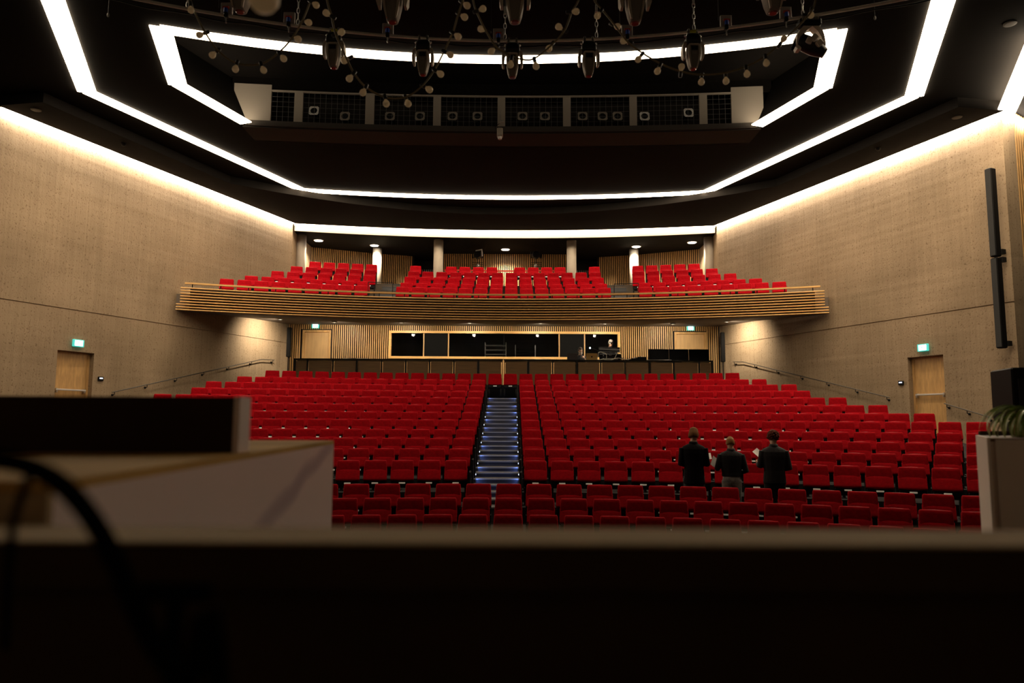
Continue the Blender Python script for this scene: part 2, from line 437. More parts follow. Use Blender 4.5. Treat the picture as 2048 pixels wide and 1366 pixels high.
# recess above the stage-side ring
ring = Cf + [(7.67, 16.84)] + [(6.84, 19.2)] + Cb[::-1][1:-1] + [(-6.84, 19.2), (-7.67, 16.84)]
nR = len(ring); cm.add([(p[0], p[1], CZ) for p in ring] + [(p[0] + (.55 if p[0] > 6.5 else -.55 if p[0] < -6.5 else 0), p[1], 12.3) for p in ring], [(i, (i + 1) % nR, nR + (i + 1) % nR, nR + i) for i in range(nR) if not (18 <= i < 34)])
ngon(cm, [(-15, 12), (15, 12), (15, 22), (-15, 22)], 12.3)
ceil = struct(cm.build('ceiling', CEIL)); tag(ceil, 'black auditorium ceiling with a recess over the stalls', 'ceiling')
# lower soffit ring following the walls
inner = [(11.15, 17.3), (8.91, 23.43)] + arcpts(8.91, -8.91, 23.43, 26.9)[1:-1] + [(-8.91, 23.43), (-11.15, 17.3)]
outer = [(-wallX(17.8) + .2, 17.5), (-wallX(28.35) + .2, 28.3)] + arcpts(-8.1, 8.1, 28.3, 29.2)[1:-1] + [(wallX(28.35) - .2, 28.3), (wallX(17.8) - .2, 17.5)]
sf = struct(MB().prism(inner + outer, SZ, CZ + .05).build('ceiling_soffit', CEIL)); tag(sf, 'lower black ceiling band along the side walls and balcony', 'ceiling')
# rear ceiling over the balcony
rc = MB(); rb = arcpts(-8.35, 8.35, 28.75, 29.75); rc.prism(rb + [(9.5, 34.5), (-9.5, 34.5)], 10.55, 10.62)
rear = struct(rc.build('ceiling_rear', CEIL)); tag(rear, 'black ceiling over the balcony with round downlights', 'ceiling')
fa = MB(); fa.loft([[(p[0], p[1] - .03, 10.52), (p[0], p[1] - .03, 10.74), (p[0], p[1], 10.74), (p[0], p[1], 10.52)] for p in rb])
tag(struct(fa.build('trim_1', mat('fascia_paint', (.5, .42, .34), .7))), 'pale fascia edge above the balcony below the light strip', 'trim')

def strip(label, pts, wd, z, th=.03, m=None):
    # LED channel: a flat luminous ribbon of constant width, mitred at corners
    P = [Vector((p[0], p[1], 0)) for p in pts]; rings = []
    for i, p in enumerate(P):
        d1 = (P[i] - P[i - 1]).normalized() if i else None; d2 = (P[i + 1] - P[i]).normalized() if i + 1 < len(P) else None
        d1 = d1 or d2; d2 = d2 or d1; t = (d1 + d2).normalized(); n = Vector((-t.y, t.x, 0)); k = wd / 2 / max(.35, n.dot(Vector((-d1.y, d1.x, 0))))
        a, b = p + n * k, p - n * k
        rings.append([(a.x, a.y, z), (b.x, b.y, z), (b.x, b.y, z + th), (a.x, a.y, z + th)])
    o = MB().loft(rings).build('ceiling_light_strip', m or LED); return tag(o, label, 'light strip', 'ceiling light strips')
ZA = CZ - .035
for sgn, wh in ((-1, 'bare-wall side'), (1, 'speaker-wall side')):
    strip(f'straight luminous ceiling strip of the outer outline, running stageward, {wh}', [(sgn * 7.6, 11.2), (sgn * 10.06, 17.25)], .42, ZA)
    strip(f'luminous ceiling strip of the outer outline slanting along the side wall, {wh}', [(sgn * 10.02, 17.2), (sgn * 6.96, 24.82)], .34, ZA)
    strip(f'luminous strip of the inner ceiling outline, short stageward side, {wh}', [(sgn * 6.85, 14.22), (sgn * 7.67, 16.84)], .42, ZA, m=LEDI)
    strip(f'luminous strip of the inner ceiling outline ending at the lighting bridge, {wh}', [(sgn * 7.64, 16.78), (sgn * 6.84, 19.05)], .36, ZA, m=LEDI)
    strip(f'luminous cove strip grazing the concrete wall top, {wh}', [(sgn * (wallX(17.75) - .1), 17.75), (sgn * (wallX(28.4) - .1), 28.4)], .18, SZ + .02, m=LEDC)
    if sgn > 0: strip(f'luminous ceiling strip running from the concrete wall corner to the stage, {wh}', [(sgn * 12.65, 17.85), (sgn * 10.9, 14.2)], .42, SZ + .01)
    if sgn > 0: strip(f'luminous cove strip above the oak slat flank, {wh}', [(sgn * 12.72, 17.82), (sgn * 13.9, 18.66)], .22, SZ + .01, m=LEDC)
strip('long curved luminous ceiling strip of the outer outline facing the balcony', arcpts(-6.96, 6.96, 24.82, 25.54), .34, ZA)
strip('curved luminous strip of the inner ceiling outline behind the moving heads', arcpts(-6.88, 6.88, 14.3, 15.5), .32, ZA, m=LEDI)
strip('curved luminous cove strip along the balcony ceiling edge', arcpts(-8.3, 8.3, 28.5, 29.5), .36, SZ + .02, m=LEDB)
# ------------------------------------------------------------------ lighting bridge
lb = thing('lighting_bridge', 'curved grey lighting bridge with wire mesh bays in the ceiling recess', 'bridge', (0, 0, 0))
def by(x): return 19.56 - .36 * (x / 6.84) ** 2
posts = [(-5.65, -5.42), (-3.74, -3.5), (-1.89, -1.68), (-.12, .09), (1.68, 1.89), (3.5, 3.7), (5.38, 5.59)]
BZ0, BZ1 = 11.08, 11.92
def bpanel(name, xa, xb, z0, z1, y=0, m=GREYP, th=.06, n=3):
    mb = MB(); rings = []
    for i in range(n + 1):
        x = xa + (xb - xa) * i / n; yy = by(x) + y; rings.append([(x, yy, z0), (x, yy, z1), (x, yy + th, z1), (x, yy + th, z0)])
    mb.loft(rings); return mb.build(name, m, lb)
for a, b in posts: bpanel('post', a, b, 10.95, BZ1 + .03, 0)
bpanel('end_panel', -7.24, -6.26, 10.95, 12.1); bpanel('end_panel', 6.23, 7.07, 10.95, 12.1)
bpanel('top_rail', -6.26, 6.23, BZ1, BZ1 + .04, -.01, n=16); bpanel('sill', -6.9, 6.9, 10.93, BZ0, -.01, mat('bridge_sill', (.05, .042, .035), .7), n=16)
bpanel('header', -7.3, 7.3, BZ1 + .03, 12.3, .03, CEIL, n=16)
bpanel('back_panel', -7.0, 7.0, 10.9, 12.3, 1.0, DARKBACK, n=16)
bpanel('walkway', -7.0, 7.0, 10.9, 10.95, 0.05, DARKBACK, 1.0, n=16)
edges = [-6.26] + [v for p in posts for v in p] + [6.23]
WIRE = mat('mesh_wire', (.22, .22, .21), .5, .6)
for i in range(0, len(edges), 2):
    a, b = edges[i], edges[i + 1]; mb = MB(); nx = max(2, round((b - a) / .155)); k = .006
    for j in range(1, nx):
        x = a + (b - a) * j / nx; mb.box((x, by(x) + .02, (BZ0 + BZ1) / 2), (k, k, BZ1 - BZ0))
    for j in range(1, 6):
        z = BZ0 + (BZ1 - BZ0) * j / 6; mb.tube([(a, by(a) + .02, z), ((a + b) / 2, by((a + b) / 2) + .02, z), (b, by(b) + .02, z)], k / 2, 4)
    mb.build('wire_mesh', WIRE, lb)
# lanterns inside the bridge
def lantern(px, py, label, bright=True):
    p = at(px, py, by(0) + .35 - .36 * ((px - 1010) / 520) ** 2); th = thing('stage_lantern', label, 'spotlight', p, group='lanterns in the lighting bridge')
    Rx = Matrix.Rotation(radians(90 - 12), 3, 'X')
    MB().lathe([(.08, -.35), (.11, -.3), (.115, 0), (.09, 0.01)], n=16, M=Rx).build('barrel', BLACKM, th)
    rg = MB(); s = .135
    n = 20; inn = [Vector((.095 * cos(2 * pi * i / n), .095 * sin(2 * pi * i / n), .02)) for i in range(n)]
    def sqp(i):
        c, q = cos(2 * pi * i / n), sin(2 * pi * i / n); k = s / max(abs(c), abs(q)); return Vector((c * k, q * k, .02))
    out = [sqp(i) for i in range(n)]
    rg.add([Rx @ v for v in inn + out], [(i, n + i, n + (i + 1) % n, (i + 1) % n) for i in range(n)]); rg.build('gel_frame', PLATE if bright else GREYP, th)
    MB().lathe([(.09, 0), (.088, .012), (.03, .03)], n=16, M=Rx).build('lens', GLASS, th)
    yk = MB(); yk.tube([(-.14, 0, -.02), (-.14, .05, .2), (.14, .05, .2), (.14, 0, -.02)], .01, 6); yk.build('yoke', BLACKM, th)
    return th
lantern(628, 222, 'square-framed lantern alone in its mesh bay of the lighting bridge')
lantern(1289, 233, 'square-framed lantern beside the bay post, lower one of two sharing a bay')
lantern(1377, 226, 'square-framed lantern, higher one of two sharing a bridge bay')
for i, px in enumerate((690, 780, 840, 905, 955, 1045, 1090, 1165, 1205, 1235)):
    lantern(px, 233, f'black lantern in shade behind the bridge mesh, {NTH[i]} from the bare-wall end', False)
# small device under the bridge
th = thing('ceiling_camera', 'small dark projector lamp hanging below the middle bridge post', 'spotlight', at(1000, 240, 19.2))
MB().box((0, 0, .05), (.03, .03, .3)).build('bracket', STEEL, th); MB().tube([(-.02, 0, -.1), (-.13, 0, -.2), (-.09, 0, -.33), (0, 0, -.36)], .008, 6).build('cable', BLACKM, th)
MB().bbox((0, 0, -.36), (.16, .22, .22), .02).build('body', GREYP, th); MB().lathe([(.05, -.54), (.06, -.5), (.055, -.44)], n=14).build('lens', mat('pale_lens', (.7, .7, .68), .2), th)
MB().tube([(.02, 0, -.02), (.12, 0, -.07)], .02, 8).build('clamp', STEEL, th)

# ------------------------------------------------------------------ balcony
bal = tag(thing('balcony', 'curved balcony with horizontal oak slats across the parapet', 'balcony'), kind='structure')
BROWS = [(29.0, 7.74), (29.95, 8.07), (30.9, 8.48), (31.85, 8.89), (32.8, 9.31)]
def bgrid(R, z, n=40):
    t = theta_wall(R) - .002; return [(R * sin(-t + 2 * t * i / n), YC + R * cos(-t + 2 * t * i / n), z) for i in range(n + 1)]
prof = [(28.25, 6.52), (28.25, 7.02)]
fz = [z - SEAT_H for _, z in BROWS]
prof += [(28.45, 7.02), (28.45, fz[0])]
for i, (R, z) in enumerate(BROWS):
    Ro = BROWS[i + 1][0] - .5 if i < 4 else 36.6
    prof.append((Ro, fz[i]));
    if i < 4: prof.append((Ro, fz[i + 1]))
prof += [(36.6, 6.86), (31.0, 6.70), (28.4, 6.50)]
cols = [bgrid(R, z) for R, z in prof]
rings = [[c[i] for c in cols] for i in range(41)]
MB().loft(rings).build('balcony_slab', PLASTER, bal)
for sgn in (1,):
    pass
def arcbar(name, R, z, h, d, ang, m, parent, n=36, round_=False):
    mb = MB(); rings = []
    for i in range(n + 1):
        a = -ang + 2 * ang * i / n; s, c = sin(a), cos(a)
        sec = [(R, z - h / 2), (R, z + h / 2), (R + d, z + h / 2), (R + d, z - h / 2)] if not round_ else [(R + .25 * d, z - h / 2), (R, z - h * .22), (R, z + h * .22), (R + .25 * d, z + h / 2), (R + d, z + h / 2), (R + d, z - h / 2)]
        rings.append([(r * s, YC + r * c, zz) for r, zz in sec])
    return mb.loft(rings).build(name, m, parent)
AE = 10.16 / 28.2 + .012
arcbar('parapet_backing', 28.21, 6.88, .66, .04, AE - .01, DARKBACK, bal)
for i in range(9):
    z = 6.50 + i * .0885
    arcbar('slat', 28.10 - (.03 if i in (0,) else 0), z, .038, .05, AE + (.004 if i < 3 else 0), OAKH, bal, round_=True)
arcbar('hand_rail', 28.16, 7.375, .05, .10, AE - .004, OAKH, bal)
for i in range(25):
    a = -AE + .012 + (2 * AE - .024) * i / 24; R = 28.22
    MB().box((0, 0, 0), (.03, .03, .13)).build('rail_post', BLACKM, bal); o = bpy.data.objects[-1] if False else None
for i, o in enumerate([q for q in bpy.data.objects if q.name.startswith('rail_post')]):
    a = -AE + .012 + (2 * AE - .024) * i / 24; o.location = (28.22 * sin(a), YC + 28.22 * cos(a), 7.29); o.rotation_euler = (0, 0, -a)
# aisle steps lit blue in the balcony
NOSE = mat('nosing_strip', (.42, .42, .40), .5)
def bal_steps(sgn):
    th = thing('balcony_stairs', 'short lit stairs between balcony seat blocks, ' + ('speaker-wall side' if sgn > 0 else 'bare-wall side'), 'stairs', kind=None)
    for i in range(4):
        for h in (0, 1):
            R = BROWS[i][0] - .05 + h * .5; z = fz[i] + (fz[i + 1] - fz[i]) * (h + 1) / 2; p = pol(R, sgn * 4.33)
            o = MB().box((0, .24, -.09), (.9, .48, .18)).build('step', STEPM, th); o.location = (p.x, p.y, z); o.rotation_euler = (0, 0, -sgn * 4.33 / R)
            n = MB().box((0, -.005, -.012), (.9, .02, .03)).build('nosing', STEPM, o)
    return th
bal_steps(-1); bal_steps(1)
for sgn in (-1, 1):
    th = thing('stair_rail', 'thin black guard rail at the foot of the balcony stairs, ' + ('speaker-wall side' if sgn > 0 else 'bare-wall side'), 'rail', pol(28.75, sgn * 4.3) + Vector((0, 0, fz[0])), -sgn * 4.3 / 28.75)
    for x in (-.42, .42): MB().tube([(x, 0, 0), (x, 0, .95)], .012, 6).build('post', BLACKM, th)
    MB().tube([(-.42, 0, .95), (.42, 0, .95)], .014, 6).build('rail', BLACKM, th)
# columns
for px in (602, 755, 877, 1143, 1267.5, 1418):
    x = at(px, 500, 30.2).x; yy = 31.75 if px in (755, 1267.5) else 30.25 if abs(x) < 7 else 29.55
    x = at(px, 500, yy).x
    nm = {602: 'at the bare-wall end', 755: 'beside the stairs on the bare-wall side', 877: 'at the bare-wall end of the centre seat block', 1143: 'at the speaker-wall end of the centre seat block', 1267.5: 'beside the stairs on the speaker-wall side', 1418: 'at the speaker-wall end'}[px]
    tag(MB().lathe([(.2, 7.9), (.2, 10.56)], (x, yy, 0), 24).build('column', mat('column_plaster', (.46, .40, .32), .8, noise_s=3, noise_amt=.06), smooth=True), f'round plastered column on the balcony {nm}', 'column', 'balcony columns', 'structure')
# rear slat walls of the balcony
def slatwall(name, A, B, z0, z1, label, pitch=.085, top_drop=0):
    A = Vector((*A, 0)); B = Vector((*B, 0)); d = (B - A); L_ = d.length; d.normalize(); n = Vector((d.y, -d.x, 0))
    if n.y > 0: n = -n
    w_ = MB().prism([(A.x, A.y), (B.x, B.y), (B.x - n.x * .1, B.y - n.y * .1), (A.x - n.x * .1, A.y - n.y * .1)], z0, z1).build(name, DARKBACK)
    struct(w_); tag(w_, label, 'wall')
    k = int(L_ / pitch)
    for i in range(k):
        p = A + d * (pitch / 2 + i * pitch) + n * .025; slat(w_, p.x, p.y, z0, z1, atan2(d.y, d.x), .04, .05)
slatwall('wall_rear_centre', (-2.95, 32.8), (2.95, 32.8), 8.45, 10.56, 'oak slat wall behind the follow spots on the balcony')
for sgn, t in ((-1, 'left'), (1, 'right')):
    sd = 'speaker-wall side' if sgn > 0 else 'bare-wall side'
    slatwall(f'wall_rear_{t}', (sgn * 8.7, 31.55), (sgn * 5.9, 32.82), 8.3, 10.56, f'angled oak slat wall behind the outer balcony seats, {sd}')
    slatwall(f'wall_rear_inner_{t}', (sgn * 5.9, 32.82), (sgn * 4.2, 33.35), 8.3, 10.56, f'oak slat wall beside the dark balcony exit, {sd}')
    tag(struct(MB().box((sgn * 3.55, 34.2, 9.4), (1.5, .1, 2.4)).build(f'wall_exit_{t}', DARKBACK)), f'dark recess of the balcony exit, {sd}', 'wall')
    for j in range(12): slat(bpy.data.objects[f'wall_exit_{t}'], sgn * (3.0 + j * .09), 34.12, 8.4, 10.1, 0, .03, .03).data = MB().box((0, 0, 0), (1, 1, 1)).mesh('curtain_fold', STEEL) if j == 0 else bpy.data.meshes['curtain_fold']
    tag(struct(MB().box((sgn * 8.5, 30.5, 8.8), (.12, 3.9, 4.4)).build(f'wall_balcony_end_{t}', CONC)), f'narrow concrete return behind the balcony end column, {sd}', 'wall')
tag(struct(MB().box((0, 34.6, 9.0), (20, .1, 4)).build('wall_rear_outer', DARKBACK)), 'dark outer wall behind the balcony', 'wall')

# downlights in balcony ceiling
for i, (x, y) in enumerate(((-7.81, 30.33), (-5.62, 31.16), (0, 31.77), (5.62, 31.12), (7.82, 30.33))):
    lbn = ['over the outer balcony seats, bare-wall side', 'beside the stair column, bare-wall side', 'over the middle of the balcony between the follow spots', 'beside the stair column, speaker-wall side', 'over the outer balcony seats, speaker-wall side'][i]
    th = thing('downlight', f'round glowing downlight {lbn}', 'downlight', (x, y, 10.55), group='balcony downlights')
    MB().lathe([(.19, -.004), (.21, -.02), (.17, -.03)], n=24).build('trim_ring', PLATE, th); MB().lathe([(.165, -.028), (.16, -.035)], n=24).build('lens', DOWN, th)
    spot('downlight_lamp', (x, y, 10.48), (x, y + .1, 7), 170, 140, .5)
# downlights under the balcony
for sgn in (-1, 1):
    wsd = 'speaker' if sgn > 0 else 'bare'
    p = pol(30.4, sgn * 8.35); p.x = sgn * 8.95 + (-sgn * .95); p.y = 26.3
    th = thing('downlight', f'round downlight under the balcony washing the {wsd} concrete wall', 'downlight', (p.x, p.y, 6.66), group='under-balcony downlights')
    MB().lathe([(.08, .04), (.1, -.03), (.07, -.035)], n=20).build('trim_ring', GREYP, th); MB().lathe([(.065, -.034), (.06, -.04)], n=20).build('lens', DEEP, th)
    spot('downlight_lamp', (p.x, p.y, 6.58), (sgn * 9.0, 26.9, 5.9), 120, 125, 1.0)
for di, x in enumerate((-6.2, -3.75, -1.25, 1.35, 3.7, 6.2)):
    th = thing('downlight', f'small round downlight under the balcony over the control desk, {["first", "second", "third", "fourth", "fifth", "sixth"][di]} from bare wall', 'downlight', (x, 26.85, 6.64), group='under-balcony desk downlights')
    MB().lathe([(.08, .04), (.1, -.03), (.07, -.035)], n=20).build('trim_ring', GREYP, th); MB().lathe([(.065, -.034), (.06, -.04)], n=20).build('lens', DEEP, th)
    spot('downlight_lamp', (x, 26.85, 6.56), (x, 28.5, 5.2), 58, 140, .7)

# ================================================================== SEATS
def rr_ring(w_, t_, z, y, bow=0, n=4, r=.03):
    # rounded rectangle cross-section (horizontal), bowed so the sides come forward
    pts = []
    for cx, cy, a0 in ((w_ / 2 - r, t_ / 2 - r, 0), (-w_ / 2 + r, t_ / 2 - r, pi / 2), (-w_ / 2 + r, -t_ / 2 + r, pi), (w_ / 2 - r, -t_ / 2 + r, 1.5 * pi)):
        for i in range(n): a = a0 + pi / 2 * i / (n - 1); pts.append((cx + r * cos(a), cy + r * sin(a)))
    out = []
    # subdivide long sides
    for i, p in enumerate(pts):
        q = pts[(i + 1) % len(pts)]; out.append(p)
        if abs(p[0] - q[0]) > .1:
            for k in (1, 2, 3): out.append((p[0] + (q[0] - p[0]) * k / 4, p[1] + (q[1] - p[1]) * k / 4))
    return [(x, y + yy - bow * (2 * x / .48) ** 2, z) for x, yy in out]


def seat_meshes():
    b = MB(); rings = []
    for z, wd, th, y in ((.455, .435, .05, .175), (.47, .452, .075, .178), (.53, .456, .085, .185), (.62, .452, .085, .205), (.72, .444, .08, .237), (.81, .436, .07, .262), (.845, .426, .058, .272), (.86, .398, .03, .276)):
        rings.append(rr_ring(wd, th, z, y, .014, r=min(.028, th / 2 - .002)))
    b.loft(rings); back = b.mesh('backrest', VELVET, True)
    p = MB()
    p.tube([(-.222, .19 - .014, .50), (-.220, .215 - .014, .62), (-.2165, .24 - .012, .74), (-.210, .262 - .012, .826), (-.18, .268 - .008, .853), (0, .268, .862), (.18, .268 - .008, .853), (.210, .262 - .012, .826), (.2165, .24 - .012, .74), (.220, .215 - .014, .62), (.222, .19 - .014, .50)], .0045, 5)
    pipe = p.mesh('piping', mat('red_piping', (.55, .02, .03), .5), True)
    sh = MB(); rings = []
    for z, wd, y in ((.34, .44, .20), (.5, .46, .225), (.72, .44, .285), (.84, .42, .315)): rings.append(rr_ring(wd, .03, z, y, .014, r=.013))
    sh.loft(rings); shell = sh.mesh('back_shell', BLACK, True)
    s = MB(); rings = []; n = 8
    for x_ in [-.228, -.222, -.2, -.13, -.06, 0, .06, .13, .2, .222, .228]:
        e_ = 1 - (abs(x_) / .228) ** 6 * .5; sag = .012 * (1 - (x_ / .228) ** 2); bow = -.012 * (2 * x_ / .48) ** 2
        rings.append([(x_, y * 1 + bow + (1 - e_) * .03, z - sag * (z < .505)) for y, z in ((.20, .486), (.10, .474), (.072, .480), (.062, .494), (.068, .510), (.092, .545), (.125, .60), (.158, .65), (.195, .70), (.22, .70))])
    s.loft(rings); cush = s.mesh('seat', VELVET, True)
    pn = MB(); pn.bbox((0, .175, .40), (.43, .22, .12), .012); pan = pn.mesh('seat_pan', BLACK)
    pl = MB(); pl.bbox((0, .052, .428), (.125, .012, .034), .003, Matrix.Rotation(radians(-32), 3, 'X')); plate = pl.mesh('number_plate', PLATE)
    lg = MB(); lg.box((0, .17, .17), (.05, .22, .34)); lg.box((0, .15, .008), (.09, .30, .016)); lg.box((0, .2, .42), (.03, .06, .24)); leg = lg.mesh('leg', BLACKM)
    return back, pipe, shell, cush, pan, plate, leg
SM = seat_meshes(); SN = ('backrest', 'piping', 'back_shell', 'seat', 'seat_pan', 'number_plate')
endp = MB(); endp.bbox((0, .05, .33), (.035, .46, .66), .012); ENDP = endp.mesh('end_panel', BLACK)
AISLE = mat('aisle_led', (.8, .85, 1), .4, emis=(.55, .7, 1), estr=1.6)
ledm = MB().bbox((0, 0, 0), (.014, .03, .03), .003).mesh('aisle_light', AISLE)


def seat(name, pos, rz, label, group, cat='seat', aisle=0):
    th = thing(name, label, cat, pos, rz, group)
    bk = None
    for nm, me in zip(SN, SM):
        if nm == 'piping': link(nm, me, bk)
        else:
            o = link(nm, me, th)
            if nm == 'backrest': bk = o
    for x in (-.2, .2): link('leg', SM[6], th, (x, 0, 0))
    if aisle:
        e = link('end_panel', ENDP, th, (aisle * .285, 0, 0)); link('aisle_light', ledm, e, (aisle * .022, -.12, .08))
    return th


def proj(p):
    v = Vector(p) - CAM; z = v.dot(fwd); return 1024 + 1480 * v.dot(rt) / z, 683 - 1480 * v.dot(up) / z


def seen(p, ztop):
    # leave out seats wholly hidden behind the foreground set pieces
    px, py = proj((p.x, p.y, ztop)); px2 = px + 30
    if py > 1062: return False
    if px2 < 478 and 800 < py: return False
    if px2 < 655 and py > 890: return False
    return True


ORD = ['first', 'second', 'third', 'fourth', 'fifth', 'sixth', 'seventh', 'eighth', 'ninth', 'tenth', 'eleventh', 'back']
BLK = {1: 'speaker-wall side', -1: 'bare-wall side'}
nseat = 0
rearm = MB(); rear_n = 0
def add_mesh(mb, me, M, mi):
    o = len(mb.v); mb.v += [tuple(M @ v.co) for v in me.vertices]; mb.f += [tuple(i + o for i in f.vertices) for f in me.polygons]; mb.mi += [mi] * len(me.polygons)
for r, ((R, zt), e) in enumerate(zip(ROWS, ENDS)):
    for sgn in (-1, 1):
        for k in range(0 if r == 11 else 1, e + 1):
            a = sgn * (SP / 2 + SP * k); p = pol(R, a); p.z = zt - SEAT_H
            if not seen(p, zt): continue
            back = pol(R - .27, a); back.z = p.z
            if r >= 9:
                M = Matrix.Translation(back) @ Matrix.Rotation(-a / R, 4, 'Z'); rear_n += 1
                for nm, me, mi in zip(SN, SM, (0, 3, 1, 0, 1, 2)): add_mesh(rearm, me, M, mi)
                for x in (-.2, .2): add_mesh(rearm, SM[6], M @ Matrix.Translation((x, 0, 0)), 1)
                if k == 1 and r != 11: add_mesh(rearm, ENDP, M @ Matrix.Translation((-sgn * .285, 0, 0)), 1)
                continue
            rw = f'{ORD[r]} row above the cross aisle'
            lab = f'red seat {NTH[k - 1]} from the stairs, {rw}, {BLK[sgn]}'
            seat('theatre_seat', back, -a / R, lab, f'red seats, {rw}, {BLK[sgn]}', aisle=-sgn if k == 1 else 0); nseat += 1
for r, ((R, zt), e) in enumerate(zip(FRONT, FENDS)):
    for sgn in (-1, 1):
        for k in range(0, e + 1):
            a = sgn * (SP / 2 + SP * k); p = pol(R, a); p.z = zt - SEAT_H
            if not seen(p, zt): continue
            back = pol(R - .27, a); back.z = p.z
            rw = f'{ORD[r]} row below the cross aisle'
            lab = f'red seat {NTH[k]} from the stair axis, {rw}, {BLK[sgn]}'; g = f'red seats, {rw}, {BLK[sgn]}'
            seat('theatre_seat', back, -a / R, lab, g); nseat += 1
ro = rearm.build('rear_seat_rows', [VELVET, BLACK, PLATE, mat('red_piping', (.55, .02, .03), .5)], smooth=True)
tag(ro, 'three rearmost rows of red seats in front of the control desk', 'seats', kind='stuff')
# balcony seats
side0 = [(4.97, 9), (5.08, 8), (5.06, 7), (5.22, 6), (5.35, 5)]
BO = ['front', 'second', 'third', 'fourth', 'rearmost']
BS = {-1: 'bare-wall block', 0: 'centre block', 1: 'speaker-wall block'}
for r, (R, zt) in enumerate(BROWS):
    L_ = [(0, (i - 6.5) * .545) for i in range(14)] if r < 4 else [(0, a) for a in (-3.6, -2.17, -1.62, -1.07, -.52, .60, 1.15, 1.7, 2.24, 3.62)]
    for sgn in (-1, 1): L_ += [(sgn, sgn * (side0[r][0] + .547 * i)) for i in range(side0[r][1])]
    cnt = {}
    for blk, a in L_:
        p = pol(R - .27, a); p.z = zt - SEAT_H; cnt[blk] = cnt.get(blk, 0) + 1
        seat('gallery_chair', p, -a / R, f'red chair {NTH[cnt[blk] - 1]} from the ' + ('bare-wall end' if blk == 0 else 'stairs') + f', {BO[r]} balcony row, {BS[blk]}', f'{BO[r]} balcony row, {BS[blk]}', 'chair')
print('SEATS', nseat, 'rear', rear_n)

# ------------------------------------------------------------------ aisle stairs with lit nosings
stairs = thing('aisle_stairs', 'straight dark aisle stairs with bright nosings and blue step lights', 'stairs', (0, 0, 0))
tag(stairs, kind='structure')
W_ = 1.0
for i in range(12):
    R, z = ROWS[i]; z -= SEAT_H; zn = (ROWS[i + 1][1] - SEAT_H) if i < 11 else z
    zp = ROWS[i - 1][1] - SEAT_H if i else 1.08
    y0 = YC + R - .58
    for j, (yy, zz, zb) in enumerate(((y0, z, zp), (y0 + .47, (z + zn) / 2, z))):
        if i == 11 and j == 1: continue
        s = MB().box((0, .235 + .005, (zb - zz) / 2 - .03), (W_, .49, zz - zb + .06)).build('step', STEPM, stairs); s.location = (0, yy, zz + .004)
        MB().box((0, -.006, -.012), (W_ + .02, .026, .03)).build('nosing', NOSE, s); pass
        if j == 0 and 1 <= i:
            for sx in (-1, 1):
                ld = bpy.data.lights.new('step_light', 'SPOT'); ld.energy = .38; ld.color = (.16, .30, 1); ld.shadow_soft_size = .015; ld.spot_size = radians(150); ld.spot_blend = .4
                lo = bpy.data.objects.new('step_light', ld); COL.objects.link(lo); lo.location = (sx * (W_ / 2 - .03), yy - .10, zz + .03); lo.rotation_euler = (Vector((0, yy + .0, zz - .06)) - lo.location).to_track_quat('-Z', 'Y').to_euler()
# two grey rail posts seen at the foot of the stairs
for i, px in enumerate((1045,)):
    pass

# ------------------------------------------------------------------ handrails on the walls
def handrail(label, sgn, pts):
    th = thing('wall_handrail', label, 'handrail'); d = .09
    P = [wpt(sgn, t, z, d) for t, z in pts]
    MB().tube(P, .014, 8).build('rail', mat('dark_steel', (.10, .09, .08), .4, .5), th)
    L_ = sum((P[i + 1] - P[i]).length for i in range(len(P) - 1)); n = max(2, round(L_ / 1.25))
    for i in range(n + 1):
        s = .08 + (L_ - .16) * i / n; acc = 0
        for j in range(len(P) - 1):
            l = (P[j + 1] - P[j]).length
            if acc + l >= s: k = (s - acc) / l; break
            acc += l
        t = pts[j][0] + (pts[j + 1][0] - pts[j][0]) * k; z = pts[j][1] + (pts[j + 1][1] - pts[j][1]) * k
        b = MB(); b.tube([wpt(sgn, t, z - .01, d), wpt(sgn, t, z - .075, d), wpt(sgn, t, z - .09, .0)], .012, 6); b.ell(wpt(sgn, t, z - .09, .012), (.035, .035, .035), 8, 6); b.build('bracket', BLACKM, th)
handrail('thin steel handrail climbing the bare concrete wall beyond the door', -1, [(.88, 5.28), (1.57, 5.25), (7.78, 3.8)])
handrail('thin steel handrail climbing the speaker-side concrete wall above the door', 1, [(.88, 5.30), (1.45, 5.26), (7.76, 3.77)])
handrail('short steel handrail on the concrete wall between door and loudspeaker', 1, [(9.48, 3.56), (10.75, 3.18)])
# wall control panels
for sgn, lb_ in ((-1, 'bare concrete wall'), (1, 'speaker-side concrete wall')):
    u, n_, o_ = frame_wall(sgn); t = 8.12
    th = thing('touch_screen', f'small black touch panel with lit screen beside the {lb_} door', 'panel', wpt(sgn, t, 4.17, .02), atan2(u.y, u.x))
    k = 1 if (Matrix.Rotation(atan2(u.y, u.x), 3, 'Z') @ Vector((0, 1, 0))).dot(n_) > 0 else -1
    MB().bbox((0, 0, 0), (.17, .04, .12), .008).build('housing', BLACK, th); MB().box((0, k * .021, .012), (.10, .004, .03)).build('screen', mat('panel_screen', (.5, .6, .8), .3, emis=(.7, .8, 1), estr=.9), th)

